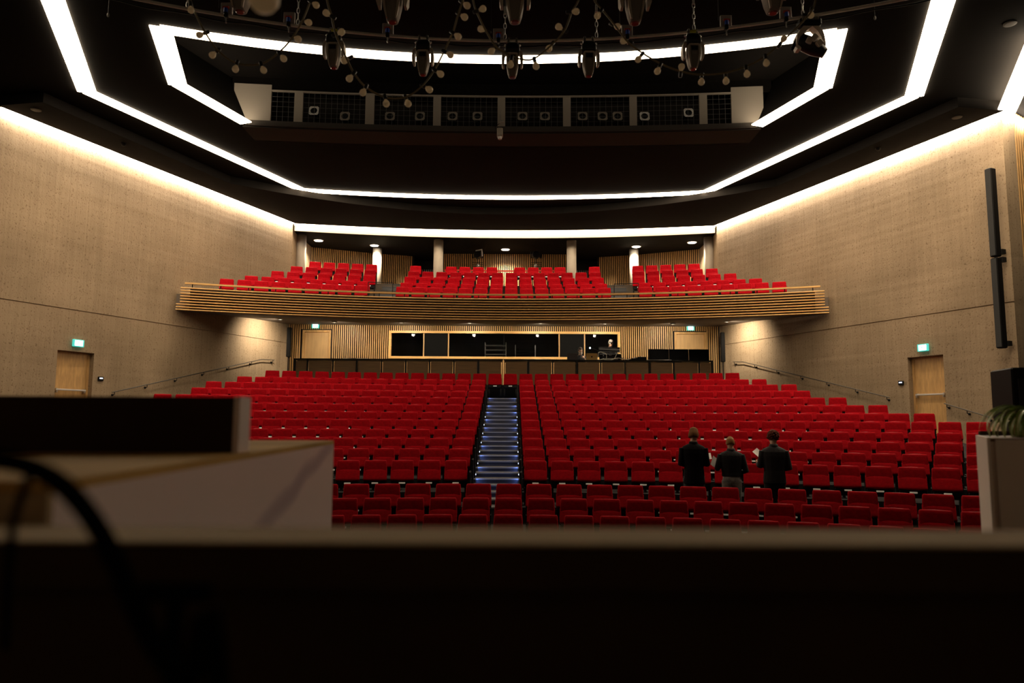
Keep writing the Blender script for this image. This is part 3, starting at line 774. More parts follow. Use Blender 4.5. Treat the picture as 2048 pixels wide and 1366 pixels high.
# exit signs
EXIT = mat('exit_panel', (.9, 1, .95), .4, emis=(.88, 1, .94), estr=1.6); EXG = mat('exit_green', (.0, .22, .18), .4, emis=(.05, .36, .30), estr=.6)
def exit_sign(label, loc, rz, s=1):
    th = thing('exit_sign', label, 'exit sign', loc, rz, 'lit exit signs')
    MB().bbox((0, 0, 0), (.34 * s, .05, .2 * s), .008).build('housing', EXG, th)
    MB().box((0, -.027, 0), (.24 * s, .004, .15 * s)).build('luminous_panel', EXIT, th)
    g = MB(); y = -.031
    def rect(x0, z0, x1, z1): g.box(((x0 + x1) / 2 * s, y, (z0 + z1) / 2 * s), ((x1 - x0) * s, .003, (z1 - z0) * s))
    rect(.025, -.06, .035, .06); rect(.025, .05, .085, .06); rect(.075, -.06, .085, .06)  # doorway
    g.lathe([(.013 * s, 0), (.013 * s, .003)], (-.01 * s, y, .045 * s), 10, Matrix.Rotation(pi / 2, 3, 'X'))
    def bar(a, b, w_):
        a = Vector((a[0] * s, y, a[1] * s)); b = Vector((b[0] * s, y, b[1] * s)); d = (b - a).normalized(); n = Vector((-d.z, 0, d.x)) * w_ / 2 * s
        g.add([a + n, b + n, b - n, a - n], [(3, 2, 1, 0)])
    bar((-.012, .03), (-.022, -.015), .022); bar((-.02, -.01), (.008, -.03), .012); bar((.008, -.03), (-.002, -.06), .011); bar((-.022, -.012), (-.035, -.035), .012); bar((-.035, -.035), (-.058, -.04), .011); bar((-.012, .025), (.012, .01), .009); bar((-.014, .025), (-.04, .012), .009)
    bar((-.105, 0), (-.07, 0), .012); bar((-.105, 0), (-.09, .018), .010); bar((-.105, 0), (-.09, -.018), .010)
    g.build('pictogram', EXG, th); return th
for sgn, lb_ in ((-1, 'bare concrete wall'), (1, 'speaker-side concrete wall')):
    u, n_, o_ = frame_wall(sgn); exit_sign(f'lit green exit sign above the door in the {lb_}', wpt(sgn, 8.92, 5.10, .06), atan2(-n_.y, -n_.x) - pi / 2, .98)
exit_sign('lit green exit sign over the back door near the bare wall', (-7.30, BY - .08, 6.67), 0, .85); exit_sign('lit green exit sign over the back door behind the monitors', (7.22, BY - .08, 6.66), 0, .85)

# tall column speaker on the right wall
u, n_, o_ = frame_wall(1)
def column_speaker(name, label, base, rz, parts, wd, dp):
    th = thing(name, label, 'speaker', base, rz)
    for z0, z1 in parts:
        MB().bbox((0, 0, (z0 + z1) / 2), (wd, dp, z1 - z0), .02).build('cabinet', BLACK, th)
        MB().box((0, -dp / 2 - .003, (z0 + z1) / 2), (wd * .82, .008, z1 - z0 - .06)).build('grille', mat('speaker_grille', (.02, .02, .02), .8, bump=.5, bump_s=300), th)
    return th
rzw = atan2(-n_.y, -n_.x) - pi / 2
p = wpt(1, 11.25, 4.86, .26)
th = column_speaker('line_array_speaker', 'tall slim black column speaker in two lengths on the concrete wall', (p.x, p.y, 4.86), rzw, [(0, 2.24), (2.27, 4.52)], .17, .2)
for z in (.12, 2.2, 2.4): MB().box((.06, .15, z), (.1, .14, .12)).build('wall_bracket', BLACKM, th)
# slim speakers at the ends of the stalls back wall
for px, sgn in ((577, -1), (1446, 1)):
    b = at(px, 714 if sgn < 0 else 724, 27.75); sd = 'bare-wall' if sgn < 0 else 'speaker-wall'
    th = thing('slim_speaker', f'slim black speaker on a stand at the {sd} end of the control desk', 'speaker', (b.x, b.y, 4.3))
    MB().bbox((0, 0, b.z - 4.3 + .56), (.15, .16, 1.12), .015).build('cabinet', BLACK, th); MB().tube([(0, 0, .02), (0, 0, b.z - 4.3)], .02, 8).build('pole', BLACKM, th); MB().lathe([(.2, 0), (.2, .015), (.03, .03)], n=20).build('base', BLACKM, th)

# ------------------------------------------------------------------ control desk
desk = thing('control_desk', 'long control desk with brown panels and black posts behind the stalls', 'desk', (0, 26.6, 4.3))
px_posts = [590, 612.5, 664, 711, 761, 809.4, 857.6]
X0, X1 = -7.51, 7.49; dz = 5.255 - 4.3
xsp = [X0, -7.02, -6.10] ; x = -6.10
while x + .893 < -.2: x += .893 * (6.0 / 6.25) ; xsp.append(x)
xsp = [-7.51, -7.05, -6.13, -5.27, -4.38, -3.51, -2.65, -1.78, -.9, -.035]
xsp = xsp + [-v for v in xsp[::-1]]
for i in range(len(xsp) - 1):
    a, b = xsp[i], xsp[i + 1]
    if b - a < .1: continue
    MB().bbox(((a + b) / 2, 0, .45), (b - a - .09, .04, .84), .006).build('front_panel', PANEL, desk)
for v in xsp: MB().bbox((v, -.02, .47), (.05 if abs(v) > .1 else .025, .08, .94), .006).build('post', BLACKM if abs(v) > .1 else OAK, desk)
for a, b in ((-7.55, -.02), (.02, 7.53)): MB().bbox(((a + b) / 2, .35, dz - .02), (b - a, .86, .04), .006).build('desk_top', BLACK, desk)
for v in (-5.3, -2.2, 1.2, 5.6): MB().bbox((v, -.06, dz + .006), (.9, .05, .016), .004).build('steel_edge', STEEL, desk)

DT = 5.257
SCREEN = mat('black_screen', (.008, .008, .010), .12, spec=.7)
def laptop(label, px, Y, m, wd=.37, logo=False, tilt=12):
    b = at(px, 719, Y); th = thing('laptop', label, 'laptop', (b.x, Y, DT), 0, None)
    MB().bbox((0, .13, .01), (wd, .26, .018), .006).build('keyboard_base', m, th)
    M = Matrix.Rotation(radians(tilt), 3, 'X')
    lid = MB().bbox((0, 0, .125), (wd, .012, .25), .005, M).build('lid', m, th)
    if logo:
        g = MB()
        for dx in (-.012, .012): g.lathe([(.020, 0), (.020, .002)], (dx, -.012 - .125 * sin(radians(tilt)) * .0 - .007, .122), 12, Matrix.Rotation(pi / 2 + radians(tilt), 3, 'X'))
        g.ell((.004, -.012, .152), (.006, .002, .010), 8, 6, Matrix.Rotation(radians(30), 3, 'Y')); g.build('logo', BLACK, lid)
    return th
laptop('dark grey laptop open beside the bearded man at the desk', 1144.5, 26.75, mat('grey_shell', (.06, .055, .055), .5))
laptop('gold laptop with a small dark logo on the control desk', 1183.5, 26.72, mat('gold_shell', (.62, .44, .16), .35, .5), .40, True)
def monitor(name, label, x, Y, z, wd, ht, base=True, tilt=-8):
    th = thing(name, label, 'monitor', (x, Y, DT)); M = Matrix.Rotation(radians(tilt), 3, 'X')
    MB().bbox((0, 0, z - DT), (wd, .05, ht), .01, M).build('screen_housing', SCREEN, th)
    MB().bbox((0, .03, z - DT), (wd * .5, .05, ht * .5), .01, M).build('rear_cover', BLACK, th)
    if base: MB().tube([(0, .05, 0), (0, .05, z - DT)], .025, 8).build('stand', BLACKM, th); MB().bbox((0, .05, .01), (wd * .45, .2, .02), .005).build('foot', BLACKM, th)
    return th
a = at(1197, 696, 26.85); b = at(1240, 704, 26.85); monitor('desk_monitor', 'wide black monitor in front of the leaning man', (a.x + b.x) / 2, 26.85, (a.z + b.z) / 2, b.x - a.x, .2)
a = at(1200, 705, 26.75); b = at(1242, 718, 26.75); th = thing('mixing_console', 'black console box under the wide monitor trailing white cables', 'console', ((a.x + b.x) / 2, 26.95, DT))
MB().bbox((0, -.05, .13), (b.x - a.x, .22, .22), .015).build('body', BLACK, th); MB().box((0, -.163, .2), (.1, .004, .015)).build('badge', STEEL, th); MB().bbox((0, -.165, .06), (b.x - a.x - .2, .01, .03), .003).build('edge_strip', STEEL, th)
xs = [at(v, 700, 26.8).x for v in (1297, 1337.5, 1377, 1418)]
for i in range(3):
    monitor('console_monitor', ['wide black console monitor, the one next to the small desk gear', 'wide black console monitor between two others', 'wide black console monitor at the outer end of the desk'][i], (xs[i] + xs[i + 1]) / 2, 26.8, DT + .215, xs[i + 1] - xs[i] - .01, .42, True, -4)
for i, (px, py, w1, h1) in enumerate(((1269, 716, .25, .08), (1283, 714, .32, .13), (1258, 717.5, .2, .04))):
    b = at(px, 719, 26.75); th = thing('desk_device', ['small black control box with a pale knob on the control desk', 'black desk device next to the wide monitors', 'flat black keypad on the control desk beside the white cables'][i], 'device', (b.x, 26.75, DT))
    MB().bbox((0, .05, h1 / 2), (w1, .22, h1), .012).build('case', BLACK, th); MB().lathe([(.03, h1), (.025, h1 + .03)], n=12).build('knob', PLATE if i == 0 else STEEL, th)
# gooseneck desk lamp
lp = at(1180, 696, 26.7); bs = at(1199, 719, 26.75)
th = thing('gooseneck_lamp', 'thin black gooseneck lamp with a bright bead beside the gold laptop', 'lamp', (bs.x, 26.75, DT))
MB().tube([(0, 0, 0), (0, 0, .22), (-.06, 0, .36), (lp.x - bs.x + .03, -.03, lp.z - DT)], .008, 6).build('neck', BLACKM, th); MB().lathe([(.04, 0), (.03, .03)], n=12).build('base', BLACKM, th)
MB().ell((lp.x - bs.x, -.05, lp.z - DT), (.028, .028, .028)).build('bulb', mat('lamp_bead', (1, 1, 1), .3, emis=(.9, .95, 1), estr=6), th)
# white cables
CABLE = mat('white_cable', (.62, .58, .48), .5)
def cablepts(ps): return [at(px, py, 26.62 + .02 * (i % 2)) for i, (px, py) in enumerate(ps)]
for i, (lb_, ps) in enumerate((('white cable looping up from the desk beside the gold laptop', [(1194, 720), (1196, 714), (1197, 706), (1200, 704), (1206, 705), (1212, 708), (1213, 714), (1212, 719)]), ('white cable arching over the end of the console box', [(1222, 720), (1229, 717), (1233, 709), (1236, 704.5), (1240, 705), (1243, 709), (1244, 716), (1249, 719)]), ('white cable lying in a wave along the desk edge', [(1196, 720), (1205, 718.6), (1216, 720), (1226, 719), (1234, 716), (1246, 718), (1258, 719.5)]))):
    P = cablepts(ps); sm = []
    for j in range(len(P) - 1):
        for k in range(4):
            t = k / 4; p0, p1, p2, p3 = P[max(j - 1, 0)], P[j], P[j + 1], P[min(j + 2, len(P) - 1)]
            sm.append(.5 * ((2 * p1) + (p2 - p0) * t + (2 * p0 - 5 * p1 + 4 * p2 - p3) * t * t + (3 * p1 - p0 - 3 * p2 + p3) * t ** 3))
    sm.append(P[-1]); tag(MB().tube(sm, .012, 6).build('cable', CABLE, smooth=True), lb_, 'cable', 'white desk cables')
b = at(1207, 719, 26.62); th = thing('water_bottle', 'small clear bottle among the white cables on the desk', 'bottle', (b.x, 26.64, DT))
MB().lathe([(.028, 0), (.03, .01), (.03, .1), (.012, .13), (.012, .15)], n=14).build('body', WGLASS, th, True); MB().lathe([(.014, .15), (.014, .17)], n=12).build('cap', PLATE, th)

# follow spots on tripods
for px, lb_, fl_ in ((955, 'follow spot on a tripod on the balcony with a pale side arm', True), (1072, 'all-black follow spot on a tripod on the balcony', False)):
    b = at(px, 552, 31.3); th = thing('follow_spot', lb_, 'spotlight', (b.x, 31.3, fz[4])); top = at(px, 512, 31.3).z - fz[4]
    for k in range(3):
        a = 2 * pi * k / 3 + .5; MB().tube([(.38 * cos(a), .38 * sin(a), 0), (.03 * cos(a), .03 * sin(a), top - .35)], .016, 6).build('leg', STEEL, th)
    MB().tube([(0, 0, top - .5), (0, 0, top - .08)], .025, 8).build('column', BLACKM, th)
    for k in range(3): MB().box((0, 0, top - .45 + .08 * k), (.5, .03, .02)).build('cross_bar', BLACKM, th)
    R_ = Matrix.Rotation(radians(100), 3, 'X') @ Matrix.Rotation(0, 3, 'Z')
    MB().lathe([(.10, -.55), (.17, -.5), (.18, -.1), (.14, .0), (.15, .35), (.12, .37)], (0, 0, top + .05), 18, R_).build('barrel', BLACK, th, True)
    MB().tube([(-.2, 0, top - .1), (-.22, 0, top + .1), (-.2, 0, top + .2)], .02, 6).build('yoke', BLACKM, th); MB().tube([(.2, 0, top - .1), (.22, 0, top + .1), (.2, 0, top + .2)], .02, 6).build('yoke', BLACKM, th)
    if fl_: MB().tube([(-.08, -.2, top + .18), (.18, -.2, top + .24), (.2, -.2, top - .05)], .03, 8).build('side_arm', PLATE, th)
P = [at(x, y, 30.75) for x, y in ((888, 540), (950, 541), (1000, 542), (1030, 542), (1085, 541.5), (1133, 541.5))]
tp = thing('barrier_ribbon', 'red barrier ribbon strung behind the rearmost balcony seats', 'ribbon', (0, 0, 0))
mb = MB(); mb.loft([[p + Vector((0, 0, -.03)), p + Vector((0, 0, .03)), p + Vector((0, .01, .03)), p + Vector((0, .01, -.03))] for p in P]); mb.build('band', mat('red_ribbon', (.6, .02, .01), .6), tp)
for p in (P[0], P[2], P[5]): MB().tube([(p.x, p.y + .02, fz[4]), (p.x, p.y + .02, p.z + .04)], .02, 8).build('post', BLACKM, tp)

# ================================================================== STAGE LIGHT RIG
def pipeY(x): return 12.4 - 1.34 * ((x - .25) / 6.2) ** 2
PZ = 9.69
rig = thing('lighting_pipe', 'long curved steel lighting pipe hung across the stage front', 'pipe', (0, 0, PZ))
MB().tube([(x, pipeY(x), 0) for x in [-7.5 + 15.2 * i / 40 for i in range(41)]], .026, 10).build('pipe', mat('pipe_steel', (.85, .79, .72), .5, .1), rig, True)
MB().tube([(x, pipeY(x) + .04, -.06 - .03 * sin(x * 3.1) ** 2) for x in [-7.2 + 14.6 * i / 80 for i in range(81)]], .014, 6).build('cable_run', BLACKM, rig, True)
for hi, px in enumerate((372, 595, 1010, 1193, 1388, 1607)):
    x = at(px, 60, 12).x
    for _ in range(6): x = at(px, 60, pipeY(x)).x
    h = thing('pipe_hanger', f'thin steel chain hanger, {NTH[hi]} along the pipe from the bare-wall end', 'chain', (x, pipeY(x), PZ), group='chain hangers on the lighting pipe')
    MB().tube([(0, 0, .62), (0, 0, 2.6)], .008, 6).build('wire', STEEL, h)
    for j in range(5):
        l = MB(); n = 10; pts = [(.022 * cos(2 * pi * q / n), 0, .055 * sin(2 * pi * q / n)) for q in range(n + 1)]
        if j % 2: pts = [(0, a_, c_) for a_, b_, c_ in pts]
        l.tube(pts, .008, 5); o = l.build('link', ALU, h); o.location = (0, 0, .08 + .1 * j)
    MB().tube([(0, 0, .5), (0, 0, .64)], .02, 8).build('turnbuckle', ALU, h)


def moving_head():
    th = thing('moving_light', '', 'stage light')
    GH = mat('fixture_grey', (.58, .53, .45), .6); GB = mat('fixture_black', (.02, .019, .018), .5)
    cl = MB()
    for x in (-.07, .07): cl.bbox((x, 0, 0), (.035, .075, .09), .008)
    cl.build('clamp', STEEL, th)
    br = MB(); br.box((0, 0, -.055), (.2, .1, .02)); br.tube([(-.13, 0, -.07), (-.14, -.03, -.1), (-.1, -.05, -.13)], .012, 6); br.tube([(.13, 0, -.07), (.14, -.03, -.1), (.1, -.05, -.13)], .012, 6); br.build('bracket', ALU, th)
    rg = []
    def rrect(wd, dp, z, y=0, r=.04):
        pts = []
        r = min(r, wd / 2.1, dp / 2.1)
        for cx, cy, a0 in ((wd / 2 - r, dp / 2 - r, 0), (-wd / 2 + r, dp / 2 - r, pi / 2), (-wd / 2 + r, -dp / 2 + r, pi), (wd / 2 - r, -dp / 2 + r, 1.5 * pi)):
            for i in range(4): a = a0 + pi / 2 * i / 3; pts.append((cx + r * cos(a), y + cy + r * sin(a), z))
        return pts
    MB().loft([rrect(.12, .12, -.06), rrect(.2, .18, -.08), rrect(.25, .22, -.14), rrect(.27, .24, -.21), rrect(.24, .2, -.245)]).build('base', GB, th, True)
    for s in (-1, 1):
        MB().loft([[(s * (x - wd / 2), -dp, z), (s * (x + wd / 2), -dp, z), (s * (x + wd / 2), dp, z), (s * (x - wd / 2), dp, z)][::s] for x, wd, dp, z in ((.10, .05, .05, -.19), (.135, .06, .065, -.225), (.158, .05, .075, -.28), (.165, .045, .08, -.36), (.163, .045, .075, -.45), (.155, .03, .05, -.50))]).build('yoke_arm', GH, th)
    hd = MB().loft([rrect(.13, .16, -.255), rrect(.2, .22, -.275), rrect(.215, .24, -.36), rrect(.21, .24, -.45), rrect(.17, .2, -.58), rrect(.125, .16, -.665), rrect(.11, .14, -.675)]).build('head', mat('fixture_dark_grey', (.26, .235, .20), .7), th, True)
    # lighter frame on the front of the head, display and printed line
    fr = MB()
    for s in (-1, 1): fr.loft([[(s * (x0), y - .012, z), (s * (x1), y - .008, z), (s * x1, y + .02, z), (s * x0, y + .02, z)][::s] for x0, x1, y, z in ((.06, .09, -.112, -.275), (.075, .106, -.122, -.33), (.074, .105, -.122, -.45), (.058, .084, -.102, -.58), (.045, .062, -.082, -.665))])
    fr.box((0, -.122, -.29), (.14, .02, .03)); fr.build('head_frame', GH, hd)
    MB().box((0, -.125, -.355), (.11, .006, .075)).build('display', mat('fixture_display', (.03, .027, .024), .25), hd)
    tx = MB()
    for i, x in enumerate((-.03, -.017, -.002, .012, .026)): tx.box((x, -.1255, -.432), (.007, .004, .018))
    tx.box((0, -.1252, -.455), (.085, .004, .004)); tx.build('marking', mat('fixture_marking', (.45, .42, .38), .5), hd)
    MB().lathe([(.04, -.690), (.052, -.672)], n=14).build('lens', mat('fixture_lens', (.35, .07, .05), .15), hd)
    return note(th)


mh = moving_head(); first = True
def place_head(px, Y, z, label, rz=0):
    global first
    x = at(px, 80, Y).x; o = mh if first else dup(mh); first = False
    o.location = (x, Y, z); o.rotation_euler = (0, 0, rz); o['label'] = label; o['group'] = 'moving head lights on the lighting pipes'
    return o
HL = ['grey moving light under yellow tape, bare-wall end of the curved pipe', 'grey moving light on the curved pipe between the middle one and the bare-wall end', 'grey moving light in the middle of the curved pipe', 'grey moving light on the curved pipe between the middle one and the speaker-wall end', 'grey moving light under yellow tape next to the tilted chrome spotlight']
for i, px in enumerate((669, 847, 1025, 1177, 1385)):
    x = 0
    for _ in range(6): x = at(px, 80, pipeY(x)).x
    place_head(px, pipeY(x), PZ, HL[i])
TAPE = mat('yellow_tape', (.62, .62, .05), .6)
for px, lb_ in ((669, 'yellow-green tape wrapped on the pipe above a moving head, bare-wall end'), (1385, 'yellow-green tape wrapped on the pipe above a moving head, speaker-wall end')):
    x = 0
    for _ in range(6): x = at(px, 80, pipeY(x)).x
    tag(MB().tube([(x - .06, pipeY(x - .06), PZ), (x + .06, pipeY(x + .06), PZ)], .031, 10).build('tape_band', TAPE), lb_, 'tape')
# upper pipe with further heads, mostly above the frame
PZ2 = 9.62; Y2 = 10.4
MB().tube([(x, Y2 - .9 * (x / 6.2) ** 2, PZ2 + .34) for x in [-7 + 14 * i / 30 for i in range(31)]], .026, 10)
r2 = thing('lighting_pipe', 'second curved lighting pipe nearer the stage, above the first', 'pipe', (0, 0, 0))
MB().tube([(x, Y2 - .9 * (x / 6.2) ** 2, 9.65) for x in [-7 + 14 * i / 30 for i in range(31)]], .026, 10).build('pipe', BLACKM, r2, True)
for i, px in enumerate((480, 785, 1030, 1270, 1546)):
    x = 0
    for _ in range(6): x = at(px, 20, Y2 - .9 * (x / 6.2) ** 2).x
    tgt = [24, 45, 45, 47, 26][i]; yy = Y2 - .9 * (x / 6.2) ** 2; zz = at(px, tgt, yy).z + .85
    o = dup(mh); o.location = (x, yy, zz); o.scale = (1.25, 1.25, 1.25); o.rotation_euler = (0, 0, 0)
    o['label'] = f'dark moving light on the upper pipe, {NTH[i]} from the bare-wall end'; o['group'] = 'moving head lights on the lighting pipes'
    MB().tube([(x, yy, zz), (x, yy, 9.65)], .02, 6).build('drop_rod', BLACKM, o).matrix_parent_inverse = Matrix()
    q = [c for c in bpy.data.objects if c.parent is o and c.name.startswith('drop_rod')]
    for c in q: c.data.transform(Matrix.Scale(1 / 1.25, 4) @ Matrix.Translation((-x, -yy, -zz)))
# power boxes along the pipe
for i, px in enumerate((452, 578, 776, 997, 1254, 1452, 1572)):
    x = 0
    for _ in range(6): x = at(px, 60, pipeY(x)).x
    th = thing('power_box', f'grey power box with red and blue plugs, {NTH[i]} from the bare-wall end of the pipe', 'box', (x, pipeY(x) - .02, PZ), group='power boxes on the lighting pipe')
    MB().bbox((0, .02, .12), (.19, .05, .2), .006).build('box', mat('power_grey', (.45, .42, .39), .6), th)
    MB().tube([(-.05, -.03, .115), (.05, -.03, .115)], .022, 8).build('red_plug', mat('plug_red', (.6, .06, .03), .4), th)
    MB().tube([(0, -.03, .10), (0, -.03, .03)], .035, 10).build('blue_plug', mat('plug_blue', (.03, .09, .5), .4), th)
    MB().bbox((0, 0, 0), (.06, .08, .09), .008).build('clamp', BLACKM, th)
    MB().tube([(0, 0, -.03), (.0, 0, -.11), (.005, 0, -.14)], .012, 6).build('safety_hook', STEEL, th)
    MB().tube([(-.1, 0, .2), (-.13, 0, .12), (-.14, 0, 2.5)][1:], .007, 5).build('feed_cable', BLACKM, th)
# tilted bright moving spotlight near the end
x = 0
for _ in range(6): x = at(1615, 40, pipeY(x)).x
sp = thing('moving_spotlight', 'tilted chrome-sided moving spotlight at the speaker-wall end of the pipe', 'stage light', (x, pipeY(x), PZ))
CH = mat('pale_metal', (.88, .82, .72), .5)
bs_ = MB(); bs_.bbox((.02, 0, -.13), (.36, .22, .14), .03)
bs_.build('base', BLACK, sp)
fn = MB()
for i in range(12): fn.box((-.13 + .024 * i, -.115, -.09), (.008, .02, .06))
fn.build('cooling_fin', GREYP, sp); MB().bbox((0, 0, 0), (.18, .07, .09), .01).build('clamp', BLACKM, sp)
MB().loft([[(x_ - w2, -d2, z), (x_ + w2, -d2, z), (x_ + w2, d2, z), (x_ - w2, d2, z)] for x_, w2, d2, z in ((-.02, .08, .07, -.20), (-.10, .06, .08, -.27), (-.17, .045, .09, -.38), (-.19, .04, .09, -.5), (-.18, .03, .07, -.6))]).build('yoke_arm', CH, sp)
MB().loft([[(x_ - w2, -d2, z), (x_ + w2, -d2, z), (x_ + w2, d2, z), (x_ - w2, d2, z)] for x_, w2, d2, z in ((.10, .06, .07, -.20), (.17, .045, .08, -.29), (.21, .03, .085, -.4), (.22, .03, .085, -.52), (.215, .025, .07, -.6))]).build('yoke_arm', CH, sp)
Mh = Matrix.Rotation(radians(62), 3, 'Y') @ Matrix.Rotation(radians(20), 3, 'X')
hd = MB().lathe([(.07, -.2), (.12, -.18), (.135, -.05), (.13, .1), (.10, .22), (.085, .27)], (.0, -.03, -.52), 18, Matrix.Rotation(radians(118), 3, 'Y') @ Matrix.Identity(3)).build('head', GB_ if False else mat('fixture_black', (.02, .019, .018), .5), sp, True)
for k, (cx, cz) in enumerate(((-.05, -.50), (.03, -.46), (.11, -.55))):
    MB().bbox((cx, -.165, cz), (.10, .05, .13), .015, Matrix.Rotation(radians(28 + 12 * k), 3, 'Y')).build('head_panel', CH, hd)
MB().lathe([(.08, 0), (.085, .02)], (.22, -.05, -.66), 14, Matrix.Rotation(radians(118), 3, 'Y')).build('lens', STEEL, hd)
MB().bbox((-.24, -.02, -.5), (.05, .05, .22), .015, Matrix.Rotation(radians(25), 3, 'Y')).build('arm_cover', BLACK, sp)

# ------------------------------------------------------------------ festoon lights
def frosted():
    M = bpy.data.materials.new('frosted_bulb'); M.use_nodes = True; nt = M.node_tree; b = nt.nodes['Principled BSDF']
    b.inputs['Base Color'].default_value = (.92, .84, .68, 1); b.inputs['Roughness'].default_value = .35
    t = nt.nodes.new('ShaderNodeBsdfTranslucent'); t.inputs['Color'].default_value = (.95, .87, .72, 1); x = nt.nodes.new('ShaderNodeMixShader'); x.inputs[0].default_value = .6
    nt.links.new(b.outputs[0], x.inputs[1]); nt.links.new(t.outputs[0], x.inputs[2]); nt.links.new(x.outputs[0], nt.nodes['Material Output'].inputs['Surface']); return M
BULB = frosted(); CORD = mat('festoon_cord', (.24, .20, .11), .7); SOCK = mat('festoon_socket', (.02, .018, .015), .5)
bm_ = MB().lathe([(.010, -.004), (.012, .008), (.019, .017), (.0255, .029), (.0275, .040), (.0255, .052), (.018, .062), (.004, .067)], n=14).mesh('bulb_glass', BULB, True)
sm_ = MB().lathe([(.011, -.045), (.015, -.042), (.016, .0), (.013, .006)], n=10).mesh('socket', SOCK, True)
FY = 5.4
festoons = [
    ([(372, -60), (381, 0), (393, 32), (411.5, 66.6), (436, 101), (474, 126.7), (522, 127.8), (557.6, 105), (585.6, 74), (605, 41), (620, 2), (628, -40)],
     [((381, 8), (382, 20)), ((411, 66), (399, 70)), ((436, 101), (425, 110)), ((474, 127), (471, 138)), ((522, 128), (527, 140)), ((557.6, 105), (567, 117)), ((585.6, 74), (596, 78)), ((605, 41), (617, 45)), ((620, 2), (632, 10))], 5.35, 'festoon string drooping in the loop beside the bare-wall end of the pipe'),
    ([(645, -60), (654, 0), (663, 32), (671.5, 68.7), (691, 112), (708, 146), (731.6, 174), (770, 194.4), (811, 194.4), (845, 171), (869, 139.6), (888, 103), (905.4, 65.5), (917, 27), (926, 0), (940, -50)],
     [((664, 33), (652.6, 26)), ((672, 69), (683, 64)), ((695, 118), (689, 121)), ((708, 146), (699, 157)), ((731.6, 174), (726, 185)), ((770, 194.4), (772.5, 207)), ((811, 194.4), (816, 207)), ((845, 171), (858.6, 179)), ((869, 139.6), (881, 148)), ((888, 103), (900.5, 110)), ((905.4, 65.5), (916, 73)), ((917, 27), (929, 34)), ((924, 4), (934, 11))], 5.2, 'festoon string with the deepest loop, hanging past the bridge mesh'),
    ([(935, -50), (946, 0), (952.7, 22.5), (972, 62), (993.5, 94.5), (1020, 110), (1045, 119), (1068.7, 117), (1103, 90), (1128.8, 61), (1143.9, 23.6), (1157, 0), (1170, -50)],
     [((952.7, 22.5), (965.6, 17.6)), ((972, 62), (962, 58)), ((993.5, 94.5), (982.8, 102.7)), ((1024, 112), (1021, 129)), ((1068, 117), (1072, 132)), ((1103, 90), (1098, 97)), ((1128.8, 61), (1117.5, 53.7)), ((1143.9, 23.6), (1152, 23))], 5.3, 'festoon string looping in front of the middle moving head'),
    ([(1175, -40), (1188.5, 0), (1203.8, 19), (1230, 51), (1256, 84), (1285.6, 106.6), (1321.8, 127.5), (1361.8, 142.8), (1404, 149.5), (1450.7, 145.6), (1491.7, 133), (1530.6, 112.8), (1563, 84), (1596, 53), (1623, 22.5), (1631, 0), (1640, -40)],
     [((1203.8, 19), (1195, 31.4)), ((1230, 51), (1235, 53)), ((1256, 84), (1247, 82)), ((1285.6, 106.6), (1276.5, 118.4)), ((1321.8, 127.5), (1315, 142)), ((1361.8, 143), (1363, 134)), ((1404, 149.5), (1402.7, 163.7)), ((1450.7, 145.6), (1452, 162)), ((1491.7, 133), (1494, 148)), ((1530.6, 112.8), (1532.7, 126)), ((1563, 84), (1567.5, 77.5)), ((1623, 22.5), (1622, 30))], 5.45, 'festoon string looping below the tilted chrome spotlight')]
def spline(P, k=6):
    sm = []
    for j in range(len(P) - 1):
        p0, p1, p2, p3 = P[max(j - 1, 0)], P[j], P[j + 1], P[min(j + 2, len(P) - 1)]
        for q in range(k):
            t = q / k; sm.append(.5 * ((2 * p1) + (p2 - p0) * t + (2 * p0 - 5 * p1 + 4 * p2 - p3) * t * t + (3 * p1 - p0 - 3 * p2 + p3) * t ** 3))
    return sm + [P[-1]]
def add_bulb(th, s, b, scale=1):
    d = (b - s); L_ = d.length; d.normalize()
    q = Vector((0, 0, 1)).rotation_difference(d)
    # socket at the cord, bulb centred on b
    o = link('socket', sm_, th); o.rotation_mode = 'QUATERNION'; o.rotation_quaternion = q; o.location = b - d * .04 * scale; o.scale = (scale,) * 3
    g = link('bulb', bm_, th); g.rotation_mode = 'QUATERNION'; g.rotation_quaternion = q; g.location = b - d * .038 * scale; g.scale = (scale,) * 3
    if L_ > .085 * scale: MB().tube([s, b - d * .07 * scale], .005, 5).build('drop_lead', CORD, th)
for pts, bulbs, Y, lb_ in festoons:
    th = thing('festoon_string', lb_, 'string lights', (0, 0, 0), group='festoon strings over the stage')
    P = [at(px, py, Y + .06 * sin(i * 1.3)) for i, (px, py) in enumerate(pts)]
    MB().tube(spline(P), .0072, 6).build('cord', CORD, th, True)
    for (sx, sy), (bx, by_) in bulbs: add_bulb(th, at(sx, sy, Y), at(bx, by_, Y - .01), .92)
th = thing('festoon_string', 'festoon string end with one big out-of-focus bulb close by', 'string lights', (0, 0, 0), group='festoon strings over the stage')
P = [at(480, -120, 1.3), at(505, -70, 1.25), at(526, -62, 1.22), at(545, -75, 1.2), at(580, -130, 1.2)]
MB().tube(spline(P), .0055, 6).build('cord', CORD, th, True); add_bulb(th, at(526, -62, 1.22), at(527, -8, 1.22), 1.0)
th = thing('rigging_line', 'dark rigging line above the festoon strings', 'cable', (0, 0, 0)); MB().tube([(-7, 5.35, 6.3), (0, 5.35, 6.28), (7, 5.35, 6.3)], .006, 6).build('line', BLACKM, th)
